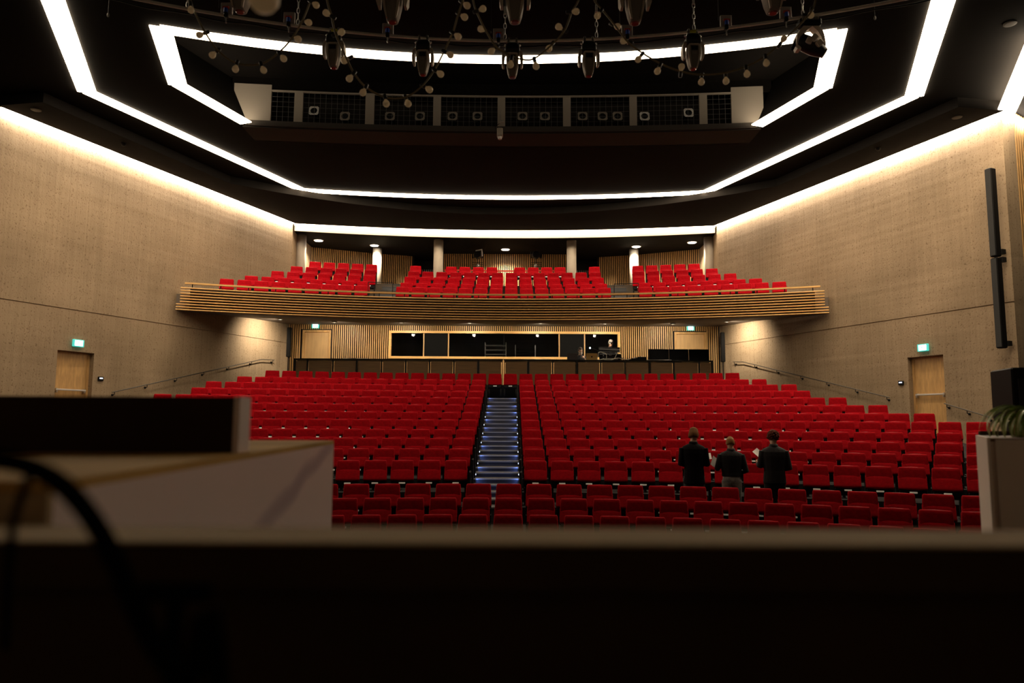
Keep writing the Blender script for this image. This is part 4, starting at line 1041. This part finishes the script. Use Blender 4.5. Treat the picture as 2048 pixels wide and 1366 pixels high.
# small dangling pull at the dark ceiling, detectors
for px, py, lb_ in ((216, 30, 'tiny sensor hanging on a thread from the black ceiling, bare-wall side'), (1750, 36, 'tiny sensor hanging on a thread from the black ceiling, speaker-wall side')):
    p = at(px, py, 12.6); th = thing('hanging_sensor', lb_, 'sensor', p); MB().tube([(0, 0, 0), (0, 0, CZ - p.z)], .004, 5).build('thread', BLACKM, th); MB().ell((0, 0, 0), (.02, .02, .04)).build('bead', mat('dark_plate', (.05, .043, .035), .7), th)
for i, (px, py) in enumerate(((72, 219), (1914, 234), (2020, 47))):
    d = ray(px, py); p = CAM + d * ((SZ - .0 - CAM.z) / d.z) if i < 2 else CAM + d * ((CZ - CAM.z) / d.z)
    tag(MB().lathe([(.12, 0), (.12, -.015), (.09, -.02)], p, 18).build('ceiling_speaker', mat('dark_plate', (.05, .043, .035), .7)), ['small round speaker plate in the black soffit, bare-wall side', 'small round speaker plate in the black soffit, speaker-wall side', 'round plate in the black ceiling beyond the outer light strip'][i], 'plate')
for px, py, lb_ in ((247, 287, 'bare-wall side'), (1756, 296, 'speaker-wall side')):
    d = ray(px, py); p = CAM + d * ((SZ - CAM.z) / d.z); tag(MB().ell((p.x, p.y, SZ - .02), (.07, .07, .06)).build('smoke_detector', BLACK), f'small dark dome detector on the soffit, {lb_}', 'detector')

# ================================================================== FOREGROUND SET
RUB = mat('black_rubber', (.004, .004, .004), 1, spec=0)
STAGE = 1.95
CT = mat('worn_grey_board', (.40, .29, .16), .8, spec=.1, noise_s=4, noise_amt=.12); DARKW = mat('dark_brown_board', (.042, .026, .014), .9, spec=.05, noise_s=2, noise_amt=.3)
ct = thing('front_counter', 'long dark counter with a pale narrow ledge right at the front of the stage', 'counter', (.3, .67, STAGE))
MB().bbox((0, .007, .9488), (3.4, .092, .0024), .0008).build('ledge', CT, ct)
MB().box((0, .02, .47), (3.36, .05, .92)).build('front_board', DARKW, ct); MB().box((0, -.008, .929), (3.38, .06, .034)).build('top_rail', DARKW, ct)
MB().box((-.80, -.035, .42), (.30, .03, .80)).build('dark_flap', RUB, ct)
# white marbled counter on the left
A_ = at(110, 972, .78); B_ = at(668, 878, 2.5); zt = (A_.z + B_.z) / 2
def marble():
    M = bpy.data.materials.new('marble_laminate'); M.use_nodes = True; nt = M.node_tree; b = nt.nodes['Principled BSDF']; N = nt.nodes.new
    tc = N('ShaderNodeTexCoord'); mp = N('ShaderNodeMapping'); mp.inputs['Rotation'].default_value = (-.16, 0.1, 0); mp.inputs['Location'].default_value = (0, 0, .12); nt.links.new(tc.outputs['Object'], mp.inputs[0])
    wv = N('ShaderNodeTexWave'); wv.bands_direction = 'Z'; wv.inputs['Scale'].default_value = .9; wv.inputs['Distortion'].default_value = 1.6; wv.inputs['Detail'].default_value = 3; wv.inputs['Detail Scale'].default_value = 1.3
    nt.links.new(mp.outputs[0], wv.inputs['Vector']); r = N('ShaderNodeValToRGB'); e = r.color_ramp.elements; e[0].position = 0; e[0].color = (.46, .38, .40, 1); e[1].position = .10; e[1].color = (.74, .63, .59, 1)
    nt.links.new(wv.outputs['Fac'], r.inputs[0]); nt.links.new(r.outputs[0], b.inputs['Base Color']); b.inputs['Roughness'].default_value = .4; return M
mc = thing('marble_counter', 'white marbled counter with a wooden top standing beyond the dark counter', 'counter', (0, 0, STAGE)); H = zt - STAGE
dr = Vector((B_.x - A_.x, B_.y - A_.y, 0)).normalized(); nl = Vector((-dr.y, dr.x, 0))
def quad(o, W2): return [(A_ + dr * 0), (B_), (B_ + nl * W2), (A_ + nl * W2)]
q = quad(0, 1.5); MB().prism([(p.x, p.y) for p in q], 0, H - .012).build('body', marble(), mc)
MB().prism([(p.x, p.y) for p in q], H - .012, H).build('wooden_top', mat('warm_top', (.50, .30, .09), .8, spec=.1, noise_s=3, noise_amt=.2), mc)
q2 = [A_ - dr * .012, A_ + nl * 1.49 - dr * .012, A_ + nl * 1.49, A_]
MB().prism([(p.x, p.y) for p in q2], .0, H - .012).build('end_board', CT, mc)
# dark beam lying on it
p1 = at(466, 905, 1.5); 
bmx = thing('wooden_beam', 'dark wooden beam with a pale end lying on the marble counter', 'beam', (p1.x, p1.y, zt)); hb = at(466, 794, 1.5).z - zt
MB().bbox((-.85, .03, hb / 2), (1.7, .06, hb), .002).build('beam', mat('dark_beam', (.040, .025, .015), .9, spec=.05, noise_s=3), bmx); MB().bbox((.004, .03, hb / 2), (.012, .064, hb + .001), .001).build('beam_end', mat('pale_end', (.75, .64, .60), .7), bmx)  # end face coloured much paler than the dark brown long sides
# black cable arching in front
P = [at(-420, 1450, .62), at(-330, 1180, .58), at(-210, 985, .55), at(-90, 918, .53), at(0, 921, .52), at(70, 938, .51), at(130, 975, .5), at(185, 1040, .5), at(230, 1120, .5), at(265, 1200, .49), at(310, 1290, .48), at(370, 1370, .46), at(440, 1480, .45)]
P = [Vector((P[0].x - .02, P[0].y, STAGE + .01))] + P + [Vector((P[-1].x + .05, P[-1].y, STAGE + .01))]
hs = thing('black_hose', 'thick black cable arching up in front of the dark counter', 'cable'); MB().tube(spline(P), .0068, 10).build('hose', RUB, hs, True); MB().tube(spline([at(60, 950, .52), at(40, 1000, .53), at(25, 1060, .53), at(18, 1130, .54), at(10, 1300, .55)]), .003, 6).build('thin_lead', RUB, hs, True)
T_ = at(352, 1185, .5); sd = thing('clamp_stand', 'small black tee-handled stand before the dark counter', 'stand', (T_.x, T_.y, STAGE)); hz = T_.z - STAGE
MB().tube([(0, 0, 0), (0, 0, hz)], .006, 8).build('pole', RUB, sd); MB().tube([(-.022, 0, hz), (.022, 0, hz)], .006, 8).build('tee_handle', RUB, sd); MB().lathe([(.06, 0), (.06, .01)], n=16).build('foot', RUB, sd)
# right-hand white set piece
rw_ = thing('white_counter', 'white panelled counter with a brown top carrying the trailing plant', 'counter', (0, 0, STAGE)); a = at(1957, 877, 3.0); Hr = a.z - STAGE
WP = mat('off_white_panel', (.88, .76, .66), .55, noise_s=3, noise_amt=.05)
f0 = at(1973, 877, 3.0); b0_ = at(1957, 877, 3.75); fd = Vector((1, -.28, 0)).normalized(); f1 = f0 + fd * 1.3; b1_ = b0_ + fd * 1.3
MB().prism([(q.x, q.y) for q in (f0, f1, b1_, b0_)], 0, Hr - .012).build('body', WP, rw_)
sd_ = (f0 - b0_); sd_.z = 0; sd_.normalize()
MB().prism([(q.x, q.y) for q in (f0 + sd_ * .022 - fd * .0, f0 + sd_ * .022 + fd * .012, b0_ + fd * .0, b0_ - fd * .012)], 0, Hr + .004).build('corner_post', mat('white_edge', (.93, .83, .74), .5), rw_)
MB().prism([(q.x, q.y) for q in (f0 + fd * .03 + sd_ * .02, f1 + sd_ * .02, f1, f0 + fd * .03)], 0, Hr - .004).build('front_panel', WP, rw_)
MB().prism([(q.x, q.y) for q in (f0, f1, b1_, b0_)], Hr - .012, Hr + .002).build('wooden_top', mat('brown_top', (.20, .10, .04), .6), rw_)
MB().prism([(q.x, q.y) for q in (b0_, b1_, b1_ + Vector((.02, .03, 0)), b0_ + Vector((.02, .03, 0)))], Hr - .01, Hr + .024).build('rear_lip', mat('brown_lip', (.06, .03, .015), .6), rw_)
# trailing plant
pc = at(2078, 868, 3.25); pz = STAGE + Hr + .006
pot = thing('potted_plant', 'green and cream striped spider plant trailing over the white counter', 'plant', (pc.x, 3.25, pz))
MB().lathe([(.05, 0), (.065, .01), (.078, .09), (.082, .095), (.07, .095), (.066, .08)], n=20).build('pot', mat('terracotta_pot', (.25, .12, .07), .7), pot, True); MB().lathe([(.001, .08), (.068, .082)], n=16).build('soil', mat('soil', (.03, .02, .012), .9), pot)
LEAF = bpy.data.materials.new('striped_leaf'); LEAF.use_nodes = True
def leafmat(M):
    nt = M.node_tree; b = nt.nodes['Principled BSDF']; N = nt.nodes.new; at_ = N('ShaderNodeVertexColor'); at_.layer_name = 'stripe'; r = N('ShaderNodeValToRGB'); e = r.color_ramp.elements
    e[0].position = .35; e[0].color = (.27, .40, .08, 1); e[1].position = .6; e[1].color = (.92, .90, .55, 1); nt.links.new(at_.outputs['Color'], r.inputs[0]); nt.links.new(r.outputs[0], b.inputs['Base Color']); b.inputs['Roughness'].default_value = .4
leafmat(LEAF)
rng = random.Random(3)
for i in range(34):
    az = rng.uniform(0, 2 * pi) if i > 15 else rng.uniform(pi * .72, pi * 1.45); L_ = rng.uniform(.20, .33); lift = rng.uniform(.3, 1.0); wd = rng.uniform(.014, .022)
    pts = []; p = Vector((.02 * cos(az), .02 * sin(az), .085)); el = lift; n = 10
    for k in range(n + 1):
        pts.append(p.copy()); p = p + Vector((cos(el) * cos(az), cos(el) * sin(az), sin(el))) * L_ / n; el -= rng.uniform(.22, .34)
        if p.z < -.02 and (pc.x + p.x) > a.x: p.z = max(p.z, .006)
    side = Vector((-sin(az), cos(az), 0)); vs = []; fs = []; colr = []
    for k, q in enumerate(pts):
        w2 = wd * (sin(pi * min(1, (k + .6) / (n + .6))) ** .6) * (1 - .35 * k / n)
        for s_, cv in ((-1, .1), (-.35, .2), (0, 1.), (.35, .2), (1, .1)): vs.append(q + side * w2 * s_ + Vector((0, 0, -abs(1 - abs(s_)) * w2 * .5))); colr.append(cv)
    for k in range(n):
        for s_ in range(4): fs.append((k * 5 + s_, k * 5 + s_ + 1, (k + 1) * 5 + s_ + 1, (k + 1) * 5 + s_))
    me = MB().add(vs, fs).mesh('leaf', LEAF, True); ca = me.color_attributes.new('stripe', 'FLOAT_COLOR', 'POINT')
    for j, c in enumerate(colr): ca.data[j].color = (c, c, c, 1)
    link('leaf', me, pot)
# loudspeaker beyond it
s0 = at(2022, 735, 6.4); sz0 = at(2022, 840, 6.4).z
sp_ = thing('stage_loudspeaker', 'big black loudspeaker on a dark stack behind the plant', 'speaker', (s0.x, 6.4, STAGE)); h0 = sz0 - STAGE; h1 = s0.z - STAGE
M_ = Matrix.Rotation(radians(-12), 3, 'Z')
c_ = M_ @ Vector((.31, .22, 0))
MB().bbox((c_.x, c_.y, (h0 + h1) / 2), (.62, .44, h1 - h0), .012, M_).build('cabinet', BLACK, sp_)
g_ = M_ @ Vector((.31, -.006, 0)); MB().bbox((g_.x, g_.y, (h0 + h1) / 2 - .03), (.54, .02, h1 - h0 - .13), .008, M_).build('grille', mat('speaker_grille', (.02, .02, .02), .8), sp_)
g_ = M_ @ Vector((.31, -.01, 0)); MB().bbox((g_.x, g_.y, h1 - .1), (.42, .03, .03), .01, M_).build('handle', GREYP, sp_)
MB().bbox((c_.x + .03, c_.y, h0 / 2), (.5, .4, h0 + .004), .03, M_).build('plinth', BLACK, sp_)

# ================================================================== PEOPLE
SKIN = mat('skin', (.52, .29, .19), .55); SKIN2 = mat('pale_skin', (.62, .38, .28), .55)


def union(name, solids, voxel, mats, parent, smooth=3):
    me = solids.mesh(name, mats); tmp = bpy.data.objects.new('tmp', me); COL.objects.link(tmp)
    r = tmp.modifiers.new('r', 'REMESH'); r.mode = 'VOXEL'; r.voxel_size = voxel; r.use_smooth_shade = True
    s = tmp.modifiers.new('s', 'SMOOTH'); s.iterations = smooth; s.factor = .5
    dg = bpy.context.evaluated_depsgraph_get(); dg.update(); out = bpy.data.meshes.new_from_object(tmp.evaluated_get(dg))
    out.materials.clear(); out.materials.append(mats); bpy.data.objects.remove(tmp); out.name = name
    for p in out.polygons: p.use_smooth = True
    return link(name, out, parent)


def ering(c, rx, ry, n=16, M=None):
    v = [Vector((rx * cos(2 * pi * k / n), ry * sin(2 * pi * k / n), 0)) for k in range(n)]
    if M is not None: v = [M @ x for x in v]
    return [x + Vector(c) for x in v]


def hand(mb, wrist, d, nrm, curl=.6, right=1, s=1.0):
    d = d.normalized(); nrm = (nrm - d * nrm.dot(d)).normalized(); sd = d.cross(nrm) * right
    def P(a, b, c): return wrist + d * a * s + sd * b * s + nrm * c * s
    mb.loft([[P(a, b * cos(2 * pi * k / 12), t * sin(2 * pi * k / 12)) for k in range(12)] for a, b, t in ((-.01, .026, .02), (.02, .034, .017), (.06, .042, .015), (.09, .041, .013), (.098, .036, .009))])
    for off, L_ in ((.031, .070), (.0105, .080), (-.0105, .075), (-.031, .058)):
        p = P(.088, off, 0); a = 0; pts = [p.copy()]
        for seg in (.45, .32, .23):
            a += curl * .9; p = p + (d * cos(a) + nrm * sin(a)) * L_ * seg * s; pts.append(p.copy())
        mb.tube(pts, [.0095 * s, .009 * s, .0085 * s, .007 * s], 8)
    t0 = P(.02, .032, .004); t1 = t0 + (d * .55 + sd * .7 + nrm * .35).normalized() * .038 * s; t2 = t1 + (d * .8 + sd * .15 + nrm * .5).normalized() * .03 * s; mb.tube([P(.0, .018, 0), t0, t1, t2], [.012 * s, .0125 * s, .0105 * s, .008 * s], 8)


def person(label, loc, rz, H, top, pants, hair, hem, arms, tilt=.3, yaw=0, lean=0, skin=SKIN, shirt_w=1.0, legs=None, waist=False, collar=True, beard=None, glasses=False, hairmat=None):
    k = H / 1.8
    th = thing('person', label, 'person', loc, rz)
    S = Matrix.Scale(k, 3)
    piv = Vector((0, 0, .98))
    LM = Matrix.Rotation(-lean, 3, 'X')
    def U(p):  # upper body lean about the hips, then scale
        p = Vector(p)
        if lean and p.z > .9: p = piv + LM @ (p - piv)
        return p * k
    hp = Vector((0, .01, 1.555)); HM = Matrix.Rotation(yaw, 3, 'Z') @ Matrix.Rotation(-tilt, 3, 'X')
    def Hd(p): return U(hp + HM @ (Vector(p) - hp))
    hc = Vector((0, .03, 1.675))
    body = MB()
    def ring(z, rx, ry, y=0): return [U(v) for v in ering((0, y, z), rx, ry)]
    body.loft([ring(.90, .12, .08), ring(.94, .155, .105), ring(1.08, .135, .095), ring(1.25, .155, .105), ring(1.38, .165, .11), ring(1.45, .14, .085), ring(1.51, .07, .06)])
    body.tube([U((0, -.005, 1.44)), U((0, .005, 1.52)), Hd((0, .012, 1.60)), Hd((0, .02, 1.64))], [.062 * k, .056 * k, .054 * k, .056 * k], 12)
    hr = []
    for dz, rx, ry, y in ((-.122, .022, .025, .055), (-.112, .040, .045, .045), (-.085, .054, .068, .028), (-.05, .064, .084, .012), (0, .072, .094, 0), (.04, .0745, .097, -.003), (.075, .067, .086, -.005), (.10, .048, .062, -.006), (.117, .018, .022, -.006)):
        hr.append([Hd(hc + v) for v in ering((0, y, dz), rx, ry)])
    body.loft(hr)
    body.tube([Hd(hc + Vector((0, .088, .015))), Hd(hc + Vector((0, .105, -.015))), Hd(hc + Vector((0, .112, -.032))), Hd(hc + Vector((0, .092, -.04)))], [.009 * k, .012 * k, .015 * k, .01 * k], 8)
    for s in (-1, 1): body.ell(Hd(hc + Vector((s * .076, -.008, -.01))), (.009 * k, .019 * k, .031 * k), 10, 8, HM); body.ell(Hd(hc + Vector((s * .032, .086, .028))), (.022 * k, .008 * k, .008 * k), 8, 6, HM)
    body.ell(Hd(hc + Vector((0, .088, -.066))), (.024 * k, .010 * k, .008 * k), 8, 6, HM)
    sleeves = MB()
    for s in (-1, 1):
        sh, el, wr, hd, hn, cu = [q for q in arms[s]]
        sh_, el_, wr_ = U(sh), U(el), U(wr); hd = LM @ Vector(hd); hn = LM @ Vector(hn)
        body.tube([sh_, sh_.lerp(el_, .5), el_, el_.lerp(wr_, .4), wr_], [.05 * k, .045 * k, .038 * k, .038 * k, .026 * k], 12); hand(body, wr_, hd, hn, cu, -s, k)
        short = arms.get('short'); e2 = el_.lerp(wr_, .92)
        if short: sleeves.tube([sh_, sh_.lerp(el_, .5), sh_.lerp(el_, .8)], [.066 * k, .06 * k, .058 * k], 14)
        else: sleeves.tube([sh_, sh_.lerp(el_, .45), el_, el_.lerp(wr_, .4), e2], [.069 * k, .062 * k, .055 * k, .052 * k, .042 * k], 14)
    legp = legs or {s: [(s * .09, 0, .90), (s * .10, .015, .5), (s * .105, -.015, .085)] for s in (-1, 1)}
    tr = MB(); shoes = []
    for s in (-1, 1):
        a_, b_, c_ = [Vector(v) * k for v in legp[s]]
        body.tube([a_, a_.lerp(b_, .5), b_, b_.lerp(c_, .4), c_], [.075 * k, .068 * k, .05 * k, .05 * k, .036 * k], 12); body.tube([c_ + Vector((0, -.03, -.03)) * k, c_ + Vector((0, .06, -.05)) * k, c_ + Vector((0, .14, -.06)) * k], [.035 * k, .035 * k, .022 * k], 10)
        tr.tube([a_ + Vector((0, 0, .04)), a_.lerp(b_, .3), b_, b_.lerp(c_, .5), c_.lerp(b_, .06)], [.098 * k, .093 * k, .07 * k, .066 * k, .060 * k], 14)
        f_ = MB(); f_.loft([[Vector((c_.x + w2 * cos(2 * pi * q / 12), y + c_.y, c_.z - .085 * k + .045 * k * ht + .045 * k * ht * sin(2 * pi * q / 12))) for q in range(12)] for y, w2, ht in ((-.08 * k, .02 * k, .5), (-.07 * k, .036 * k, .95), (0, .042 * k, 1.1), (.08 * k, .046 * k, .85), (.16 * k, .038 * k, .6), (.185 * k, .015 * k, .4))]); shoes.append(f_)
    b0 = union('body', body, .0065 * k, skin, th, 2)
    pel = [(.86, .13, .10), (.90, .165, .12), (.96, .172, .125), (1.02, .162, .118), (1.06, .15, .108)]
    tr.loft([[Vector(v) * k for v in ering((0, -.005, z), rx, ry)] for z, rx, ry in pel])
    union('trousers', tr, .011, pants, th, 3)
    jk = MB(); w_ = shirt_w
    jr = [(hem, .185, .135), (hem + .02, .19, .137)] if not waist else [(hem, .165, .122), (hem + .02, .175, .13)]
    for z, rx, ry in ((1.0, .182, .13), (1.1, .170, .124), (1.22, .190, .130), (1.34, .212, .136), (1.42, .218, .126), (1.465, .190, .105), (1.495, .125, .085), (1.52, .080, .072)):
        if z > jr[-1][0] + .03: jr.append((z, rx, ry))
    jk.loft([[U(v) for v in ering((0, -.003, z), rx * w_, ry)] for z, rx, ry in jr]); jk.v += []
    o = len(jk.v); jk.v += sleeves.v; jk.f += [tuple(i + o for i in f) for f in sleeves.f]; jk.mi += sleeves.mi
    j_ = union('jacket' if collar else 'shirt', jk, .010, top, th, 3)
    if collar:
        c = MB(); c.loft([[U(v) for v in ering((0, y, z), rx, ry, 18)] for z, rx, ry, y in ((1.49, .096, .086, -.004), (1.535, .076, .074, .002), (1.56, .070, .070, .006), (1.555, .066, .066, .006), (1.50, .08, .07, 0))]); c.build('collar', top, j_, True)
    for f_ in shoes: f_.build('shoe', BLACK, th, True)
    # hair
    hm = hairmat
    if hair == 'curly':
        hb = MB(); rg = random.Random(5); hb.ell(Hd(hc + Vector((0, -.02, .045))), (.085 * k, .10 * k, .085 * k), 14, 10)
        for i in range(150):
            a = rg.uniform(0, 2 * pi); z = rg.uniform(-.75, 1); rr = sqrt(max(0, 1 - z * z)); v = Vector((rr * cos(a), rr * sin(a), z))
            if v.y > .35 and v.z < .35: continue
            c = hc + Vector((v.x * .095, v.y * .105 - .02, v.z * .10 + .035)); hb.ell(Hd(c), (rg.uniform(.014, .026) * k,) * 3, 7, 5)
        union('hair', hb, .007, hm, b0, 1)
    else:
        hb = MB(); thk = {'short': .020, 'buzz': .006, 'thick': .022}[hair]; rings = []; n = 28; mrows = 16
        for i in range(mrows + 1):
            e_ = -pi / 2 + pi * i / mrows; e_ = max(-1.52, min(1.52, e_)); rg_ = []
            for q in range(n):
                a = 2 * pi * q / n; v = Vector((cos(e_) * cos(a), cos(e_) * sin(a), sin(e_)))
                low = -.55 if v.y < -.1 else (-.15 if v.y < .45 else .52)
                cov = v.z > low
                base = Vector((v.x * .0765, v.y * .099 - .003, v.z * .116))
                nz = noise.noise(v * 7) * .006 if hair != 'buzz' else 0
                if cov: p = base * (1 + (thk + nz + (thk * .6 if v.z > .6 else 0)) / .09)
                else: p = base * .80
                rg_.append(Hd(hc + p))
            rings.append(rg_)
        hb.loft(rings).build('hair', hm, b0, True)
    ey = MB()
    for s in (-1, 1): ey.ell(Hd(hc + Vector((s * .032, .090, .012))), (.011 * k, .006 * k, .007 * k), 8, 6, HM)
    ey.build('eyes', mat('eye_dark', (.03, .02, .015), .2), b0, True)
    mo = MB(); mo.ell(Hd(hc + Vector((0, .094, -.066))), (.022 * k, .006 * k, .005 * k), 8, 6, HM); mo.build('lips', mat('lips', (.35, .13, .10), .5), b0, True)
    if beard:
        bb = MB()
        for i in range(60):
            a = -1.25 + 2.5 * (i % 15) / 14; rr = (i // 15); bb.ell(Hd(hc + Vector((.066 * sin(a), .03 + .06 * cos(a), -.06 - .022 * rr + .03 * abs(sin(a))))), (.014 * k,) * 3, 6, 5)
        union('beard', bb, .006, beard, b0, 2)
    if glasses:
        g = MB()
        for s in (-1, 1): g.tube([Hd(hc + Vector((s * .034 + .024 * cos(2 * pi * q / 12), .104, .014 + .018 * sin(2 * pi * q / 12)))) for q in range(13)], .003 * k, 5); g.tube([Hd(hc + Vector((s * .058, .10, .018))), Hd(hc + Vector((s * .08, 0, .012)))], .0025 * k, 5)
        g.tube([Hd(hc + Vector((-.01, .106, .018))), Hd(hc + Vector((.01, .106, .018)))], .003 * k, 5); g.build('glasses', BLACK, b0)
    return th


BLZ = mat('black_blazer', (.010, .009, .010), .9, spec=.1, bump=.2, bump_s=30); SHT = mat('black_shirt', (.014, .012, .013), .9, bump=.3, bump_s=18); JKT = mat('black_jacket', (.016, .013, .014), .85, bump=.3, bump_s=22)
DJ = mat('dark_denim', (.030, .032, .036), .85, noise_s=18, noise_amt=.3); GJ = mat('grey_denim', (.36, .345, .33), .85, noise_s=14, noise_amt=.35); BT = mat('black_trousers', (.010, .010, .010), .85)
ZF = 1.08
def face(x, y): return atan2(-(x - 0), (y - YC)) * 1.0   # facing away from the stage, radially
def arm_pose(s, el, wr, hd=(0, 1, .1), hn=(0, 0, 1), cu=.5): return [(s * .185, -.005, 1.435), el, wr, hd, hn, cu]
# man in blazer
p = Vector((3.66, 13.75, ZF))
person('man with short brown hair in a black blazer, seen from behind, reading a sheet', p, face(p.x, p.y) * .6 - .06, 1.84, BLZ, DJ, 'short', .80,
       {-1: arm_pose(-1, (-.228, -.01, 1.15), (-.10, .24, 1.14), (.6, .8, .1), (.3, 0, 1), .6), 1: arm_pose(1, (.232, -.01, 1.14), (.26, .22, 1.20), (.0, .9, .35), (-1, .2, .2), .7)}, tilt=.38, yaw=-.18, hairmat=mat('brown_hair', (.17, .075, .028), .8, spec=.1))
PAPER = mat('paper', (.93, .91, .86), .7)
def sheet(label, c, n, upv, wd, ht, m=PAPER, lines=True, fold=0.12):
    th = thing('paper_sheet', label, 'paper', c); n = Vector(n).normalized(); u_ = Vector(upv); u_ = (u_ - n * u_.dot(n)).normalized(); s_ = u_.cross(n)
    mb = MB(); rings = []
    for i in range(7):
        x = -wd / 2 + wd * i / 6; off = n * (-fold * wd * (1 - (2 * i / 6 - 1) ** 2) * .5)
        a, b = s_ * x + u_ * ht / 2 + off, s_ * x - u_ * ht / 2 + off; rings.append([a, b, b + n * .002, a + n * .002])
    mb.loft(rings).build('sheet', m, th); return th
def local(p, rz, v): return Vector(p) + Matrix.Rotation(rz, 3, 'Z') @ Vector(v)
sheet('white sheet held up in the hand of the man in the blazer', at(1411, 912, 14.02), (-.1, -1, 1.0), (0, .4, 1), .21, .15)
# person with cropped hair
p2 = Vector((4.31, 13.62, ZF))
person('person with cropped hair in a loose black shirt and grey jeans, seen from behind', p2, face(p2.x, p2.y) * .6, 1.70, SHT, GJ, 'buzz', 1.02,
       {-1: arm_pose(-1, (-.265, -.02, 1.17), (-.235, .22, 1.16), (-.1, 1, .1), (.8, 0, .6), .6), 1: arm_pose(1, (.27, -.03, 1.13), (.14, .22, 1.10), (-.6, .8, .05), (0, 0, 1), .6)}, tilt=.32, shirt_w=1.06, waist=True, hairmat=mat('dark_blond_hair', (.25, .12, .04), .8, spec=.1))
sheet('half-shaded grey folder held by the person in grey jeans', at(1431.5, 925, 13.80), (.35, -.75, .5), (.5, .3, .8), .17, .23, mat('grey_folder', (.26, .23, .21), .6)); sheet('small white page on top of the grey folder', at(1437, 922.5, 13.79), (.35, -.75, .5), (.5, .3, .8), .06, .10)
# person with curly hair
p3 = Vector((5.02, 13.42, ZF))
person('person with dark curly hair in a black jacket and black trousers, seen from behind', p3, face(p3.x, p3.y) * .6, 1.80, JKT, BT, 'curly', .86,
       {-1: arm_pose(-1, (-.245, .0, 1.16), (-.24, .24, 1.20), (-.2, 1, .2), (1, 0, .2), .6), 1: arm_pose(1, (.255, -.02, 1.13), (.12, .22, 1.12), (-.6, .8, .05), (0, 0, 1), .6)}, tilt=.34, yaw=-.1, shirt_w=1.05, hairmat=mat('auburn_hair', (.10, .026, .015), .8, spec=.1))
sheet('large white sheet tilted beside the person with curly hair', at(1522, 911, 13.66), (.25, -1, .75), (-.75, .2, 1), .15, .30)
# bearded man at the desk
pa = at(1159, 700, 27.2)
DKF = 4.3
stool = thing('desk_stool', 'high black stool behind the control desk', 'stool', (pa.x + .02, 27.32, DKF)); MB().lathe([(.17, .60), (.18, .63), (.17, .66)], n=18).build('seat', BLACK, stool); MB().tube([(0, 0, .02), (0, 0, .6)], .025, 8).build('column', BLACKM, stool); MB().lathe([(.22, 0), (.2, .02), (.03, .03)], n=18).build('base', BLACKM, stool)
sit = {s: [(s * .10, .06, .92), (s * .13, .42, .88), (s * .13, .36, .46)] for s in (-1, 1)}
person('bearded man in glasses at the desk resting his chin on his fist', Vector((pa.x + .02, 27.25, DKF - .26)), pi, 1.72, mat('dark_tee', (.015, .014, .016), .9), DJ, 'short', .95,
       {-1: arm_pose(-1, (-.26, .14, 1.16), (-.13, .30, 1.41), (.45, -.55, .75), (.4, -.8, 0), 1.3), 1: arm_pose(1, (.24, .12, 1.18), (.12, .34, 1.22), (-.5, .9, 0), (0, 0, -1), .5), 'short': True}, tilt=.12, yaw=.15, lean=.1, skin=SKIN2, legs=sit, collar=False, waist=True, beard=mat('grey_beard', (.42, .36, .31), .8), glasses=True, hairmat=mat('grey_brown_hair', (.07, .05, .04), .7))
# leaning man at the desk
pb = at(1220, 680, 27.25)
person('man in dark clothes leaning over the wide monitor at the control desk', Vector((pb.x + .03, 27.55, DKF)), pi, 1.80, mat('dark_sweater', (.012, .011, .012), .9), DJ, 'thick', .95,
       {-1: arm_pose(-1, (-.25, .10, 1.17), (-.16, .28, 1.05), (.2, 1, -.2), (0, 0, -1), .5), 1: arm_pose(1, (.25, .10, 1.17), (.16, .28, 1.05), (-.2, 1, -.2), (0, 0, -1), .5)}, tilt=.42, yaw=.12, lean=.16, skin=SKIN2, collar=False, waist=True, hairmat=mat('salt_hair', (.10, .085, .075), .7))
